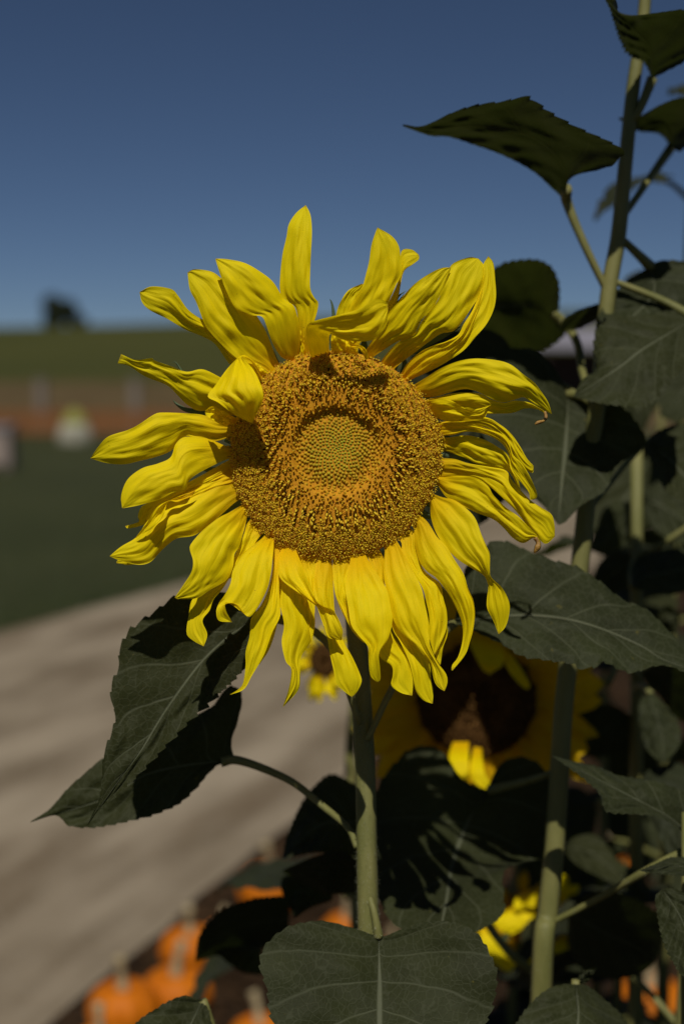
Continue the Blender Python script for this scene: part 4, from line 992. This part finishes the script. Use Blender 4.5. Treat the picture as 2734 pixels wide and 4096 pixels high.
# leaves rising in front of the bed, each group on its own young plant
def young(px, D, label, specs, stem_top=3300, seed=0, r=.005):
    top = at(px, stem_top, D); g_ = Vector((top.x, top.y, .03))
    t_ = thing('sunflower', g_, label, 'sunflower', 'young leafy sunflowers without a flower')
    stem_part('stem', [top, top * .5 + g_ * .5 + Vector((.01, 0, 0)), g_], [r * .7, r, r * 1.2], t_, seed)
    for s_ in specs: leaf(t_, **s_)
    return t_
young(1440, 1.16, 'young leafy plant with shaded leaves just left of the main stem', [
    dict(K=KP, D=1.13, L=[(1440,3150),(1330,3100),(1260,3145),(1205,3220),(1150,3340),(1128,3430)], M=[(1440,3290),(1280,3300),(1128,3432)], Rr=[(1440,3430),(1350,3412),(1250,3408),(1180,3422),(1128,3434)], zM=(-10, 10, 20), zL=-20, zR=15, tooth=8),
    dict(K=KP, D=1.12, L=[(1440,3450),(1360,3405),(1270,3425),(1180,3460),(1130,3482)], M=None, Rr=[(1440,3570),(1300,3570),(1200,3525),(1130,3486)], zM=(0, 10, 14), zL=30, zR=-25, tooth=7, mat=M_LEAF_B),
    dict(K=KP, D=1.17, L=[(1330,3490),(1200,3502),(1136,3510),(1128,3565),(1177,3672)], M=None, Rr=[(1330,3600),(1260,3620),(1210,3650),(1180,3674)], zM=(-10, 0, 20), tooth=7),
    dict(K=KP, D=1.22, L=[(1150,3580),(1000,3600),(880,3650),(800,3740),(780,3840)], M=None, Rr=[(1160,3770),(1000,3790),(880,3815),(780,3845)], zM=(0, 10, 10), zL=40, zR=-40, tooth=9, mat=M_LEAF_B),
    dict(K=KP, D=1.25, L=[(1040,3690),(920,3700),(870,3740),(850,3790)], M=None, Rr=[(1050,3900),(960,3880),(890,3830),(850,3793)], zM=(0, 10, 20), zL=-15, zR=15, tooth=9)], 3120, 3)
young(2745, .99, 'young leafy plant whose leaves enter the frame low on the right edge', [
    dict(K=K4, D=.96, L=[(1750,690),(1568,675),(1470,680),(1390,715),(1290,756)], M=None, Rr=[(1750,800),(1568,787),(1420,775),(1290,758)], zM=(0, 6, 10), zL=-20, zR=10, tooth=5),
    dict(K=K4, D=.94, L=[(1430,870),(1390,920),(1400,1020),(1430,1160),(1480,1290),(1568,1420),(1700,1500)], M=[(1430,870),(1560,1080),(1700,1500)], Rr=[(1430,870),(1500,865),(1600,930),(1750,1100),(1760,1300),(1700,1500)], zM=(-12, 5, 25), zL=-4, zR=-4, tooth=7)], 3250, 4)
young(2300, 1.0, 'young leafy plant with one half-lit leaf at the bottom edge', [
    dict(K=K4, D=.97, L=[(890,1470),(820,1470),(740,1490),(640,1560),(530,1710),(500,1900),(800,2100)], M=[(890,1470),(900,1719),(800,2102)], Rr=[(890,1470),(960,1480),(1060,1560),(1200,1700),(1250,1900),(1100,2050),(800,2105)], zM=(-20, 10, 40), zL=-6, zR=-40, tooth=8),
    dict(K=K4, D=1.0, L=[(900,1440),(920,1400),(960,1375),(1016,1366)], M=None, Rr=[(900,1470),(950,1460),(990,1420),(1018,1368)], zM=(0, 4, 8), tooth=3)], 3920, 5, .004)

def filler(px, D, top_py, seed, label, nl=9, size=.16, lean=0.02, azr=None):
    rs = random.Random(seed)
    top = at(px, top_py, D); g_ = Vector((top.x - lean, top.y + .02, .03))
    t_ = thing('sunflower', g_, label, 'sunflower', 'leafy sunflowers in the back of the bed')
    P = [top, top * .66 + g_ * .34 + Vector((rs.uniform(-.01, .01), 0, 0)), top * .33 + g_ * .67, g_]
    stem_part('stem', P, [.0045, .006, .008, .010], t_, seed)
    az = rs.uniform(0, 6.28)
    for k in range(nl):
        f_ = (k + .3) / nl * .8
        c = Vector(cat([list(p) for p in P], f_)); az = az + 2.4 + rs.uniform(-.4, .4) if azr is None else rs.uniform(*azr)
        s_ = size * rs.uniform(.75, 1.15) * (0.7 + .5 * min(1, f_ * 2)); d = Vector((math.cos(az), math.sin(az), rs.uniform(.2, .7))) * s_ * rs.uniform(.45, .7)
        generic_leaf(t_, c + d, az, rs.uniform(-.5, .25), s_, seed * 50 + k, M_LEAF_B if rs.random() < .5 else M_LEAF, rs.uniform(.7, 1.3), rs.uniform(-.3, .3), c)
    return t_
young(2545, 1.30, 'leafy sunflower with a pale straight stem right of the tall stem', [
    dict(K=K3, D=1.24, L=[(1240,390),(1250,250),(1340,190),(1568,150),(1750,300)], M=None, Rr=[(1240,390),(1400,430),(1568,410),(1750,300)], zM=(20, 10, -10), zL=-25, zR=15, tooth=8, pet=[(2545, 2190, 1.30), (2520, 2280, 1.26), (2525, 2349, 1.23)]),
    dict(K=K3, D=1.30, L=[(1250,200),(1150,180),(1050,230),(1000,330),(1010,420)], M=None, Rr=[(1260,230),(1240,330),(1150,410),(1015,425)], zM=(-10, 5, 20), zL=-10, zR=10, tooth=8),
    dict(K=K3, D=1.22, L=[(1350,1060),(1290,1110),(1300,1250),(1340,1400),(1400,1470),(1440,1490)], M=None, Rr=[(1370,1050),(1440,1130),(1500,1200),(1540,1300),(1520,1400),(1442,1492)], zM=(-20, 0, 25), zL=-5, zR=-5, tooth=9, pet=[(2530, 2760, 1.30), (2560, 2740, 1.27), (2600, 2772, 1.24)]),
    dict(K=K3, D=1.28, L=[(1300,930),(1400,880),(1568,900),(1700,1050)], M=None, Rr=[(1310,960),(1420,1080),(1500,1190),(1600,1220),(1700,1060)], zM=(0, 10, 10), zL=40, zR=-40, tooth=9, mat=M_LEAF_B),
    dict(K=K3, D=1.34, L=[(1390,690),(1400,580),(1460,510),(1530,540)], M=None, Rr=[(1400,700),(1480,690),(1530,640),(1535,545)], zM=(-8, 4, 12), tooth=7),
    dict(K=K2, D=1.33, L=[(1240,1950),(1120,1930),(1010,1990),(960,2120),(900,2260)], M=None, Rr=[(1250,1970),(1240,2100),(1150,2230),(1020,2290),(905,2265)], zM=(-20, 5, 30), tooth=9, zL=-8, zR=-8),
    dict(K=K2, D=1.36, L=[(1260,1900),(1380,1800),(1520,1830),(1640,1960),(1760,2150)], M=None, Rr=[(1265,1930),(1330,2080),(1480,2190),(1640,2220),(1758,2156)], zM=(-15, 5, 25), tooth=9, zL=-15, zR=10),
    dict(K=K2, D=1.46, L=[(1320,1620),(1130,1620),(980,1720),(900,1900),(900,2060),(960,2240)], M=None, Rr=[(1330,1640),(1420,1800),(1400,1980),(1280,2120),(1120,2210),(965,2245)], zM=(-20, 5, 35), zL=-10, zR=-10, tooth=9),
    dict(K=K2, D=1.42, L=[(1700,950),(1568,960),(1470,1040),(1410,1160),(1400,1330)], M=None, Rr=[(1720,980),(1700,1200),(1600,1330),(1500,1370),(1405,1335)], zM=(-20, 5, 25), zL=-10, zR=10, tooth=9),
    dict(K=K4, D=1.30, L=[(830,600),(880,550),(1000,535),(1080,600),(1160,700),(1300,790),(1370,960)], M=None, Rr=[(825,620),(860,680),(940,740),(1060,800),(1200,870),(1300,940),(1368,965)], zM=(-20, 10, 30), zL=-15, zR=10, tooth=9),
    dict(K=K4, D=1.20, L=[(840,1020),(940,915),(1100,890),(1280,950),(1400,1050),(1420,1200),(1380,1330)], M=None, Rr=[(840,1060),(850,1230),(940,1380),(1080,1430),(1230,1420),(1330,1380),(1378,1335)], zM=(0, 10, 10), zL=55, zR=-55, tooth=9, mat=M_LEAF_B),
    dict(K=K3, D=1.33, L=[(1240,1200),(1100,1130),(960,1180),(900,1300),(880,1420)], M=None, Rr=[(1245,1230),(1200,1360),(1080,1440),(960,1450),(884,1424)], zM=(0, 10, 15), zL=35, zR=-35, tooth=9, mat=M_LEAF_B)], 1790, 12, .0075)
for p_, lab_ in (([(2545, 2700, 1.30), (2480, 2650, 1.28), (2430, 2740, 1.27)], 0), ([(2545, 2240, 1.30), (2640, 2180, 1.28), (2760, 2100, 1.27)], 0)):
    stem_part('petiole', [at(*q) for q in p_], [.0035, .003, .0025], [o for o in bpy.data.objects if o.get('label', '').startswith('leafy sunflower with a pale')][0], 3)
filler(2790, 1.55, 350, 72, 'tall blurred leafy sunflower on the upper right edge', 15, .13, azr=(1.2, 4.6))
filler(2650, 1.95, 1500, 73, 'blurred leafy sunflower farther back at the right', 10, .18)
filler(2420, 1.75, 2500, 74, 'dark leafy sunflower between the tall stem and the pale stem', 9, .17)
filler(2080, 1.60, 3150, 75, 'low leafy sunflower behind the dark-centred flower', 8, .17)
filler(1680, 1.55, 3400, 76, 'low leafy sunflower right behind the main stem', 7, .16)
filler(2480, 1.62, 3450, 77, 'low shaded leafy sunflower at the lower right', 8, .15)
filler(1180, 1.60, 3750, 78, 'low leafy sunflower at the bottom left of the main stem', 6, .15)
filler(2800, 1.25, 3000, 79, 'shaded leafy sunflower low at the right edge', 8, .15)
filler(2900, 1.35, 1700, 80, 'leafy sunflower reaching in from beyond the right edge', 10, .17)
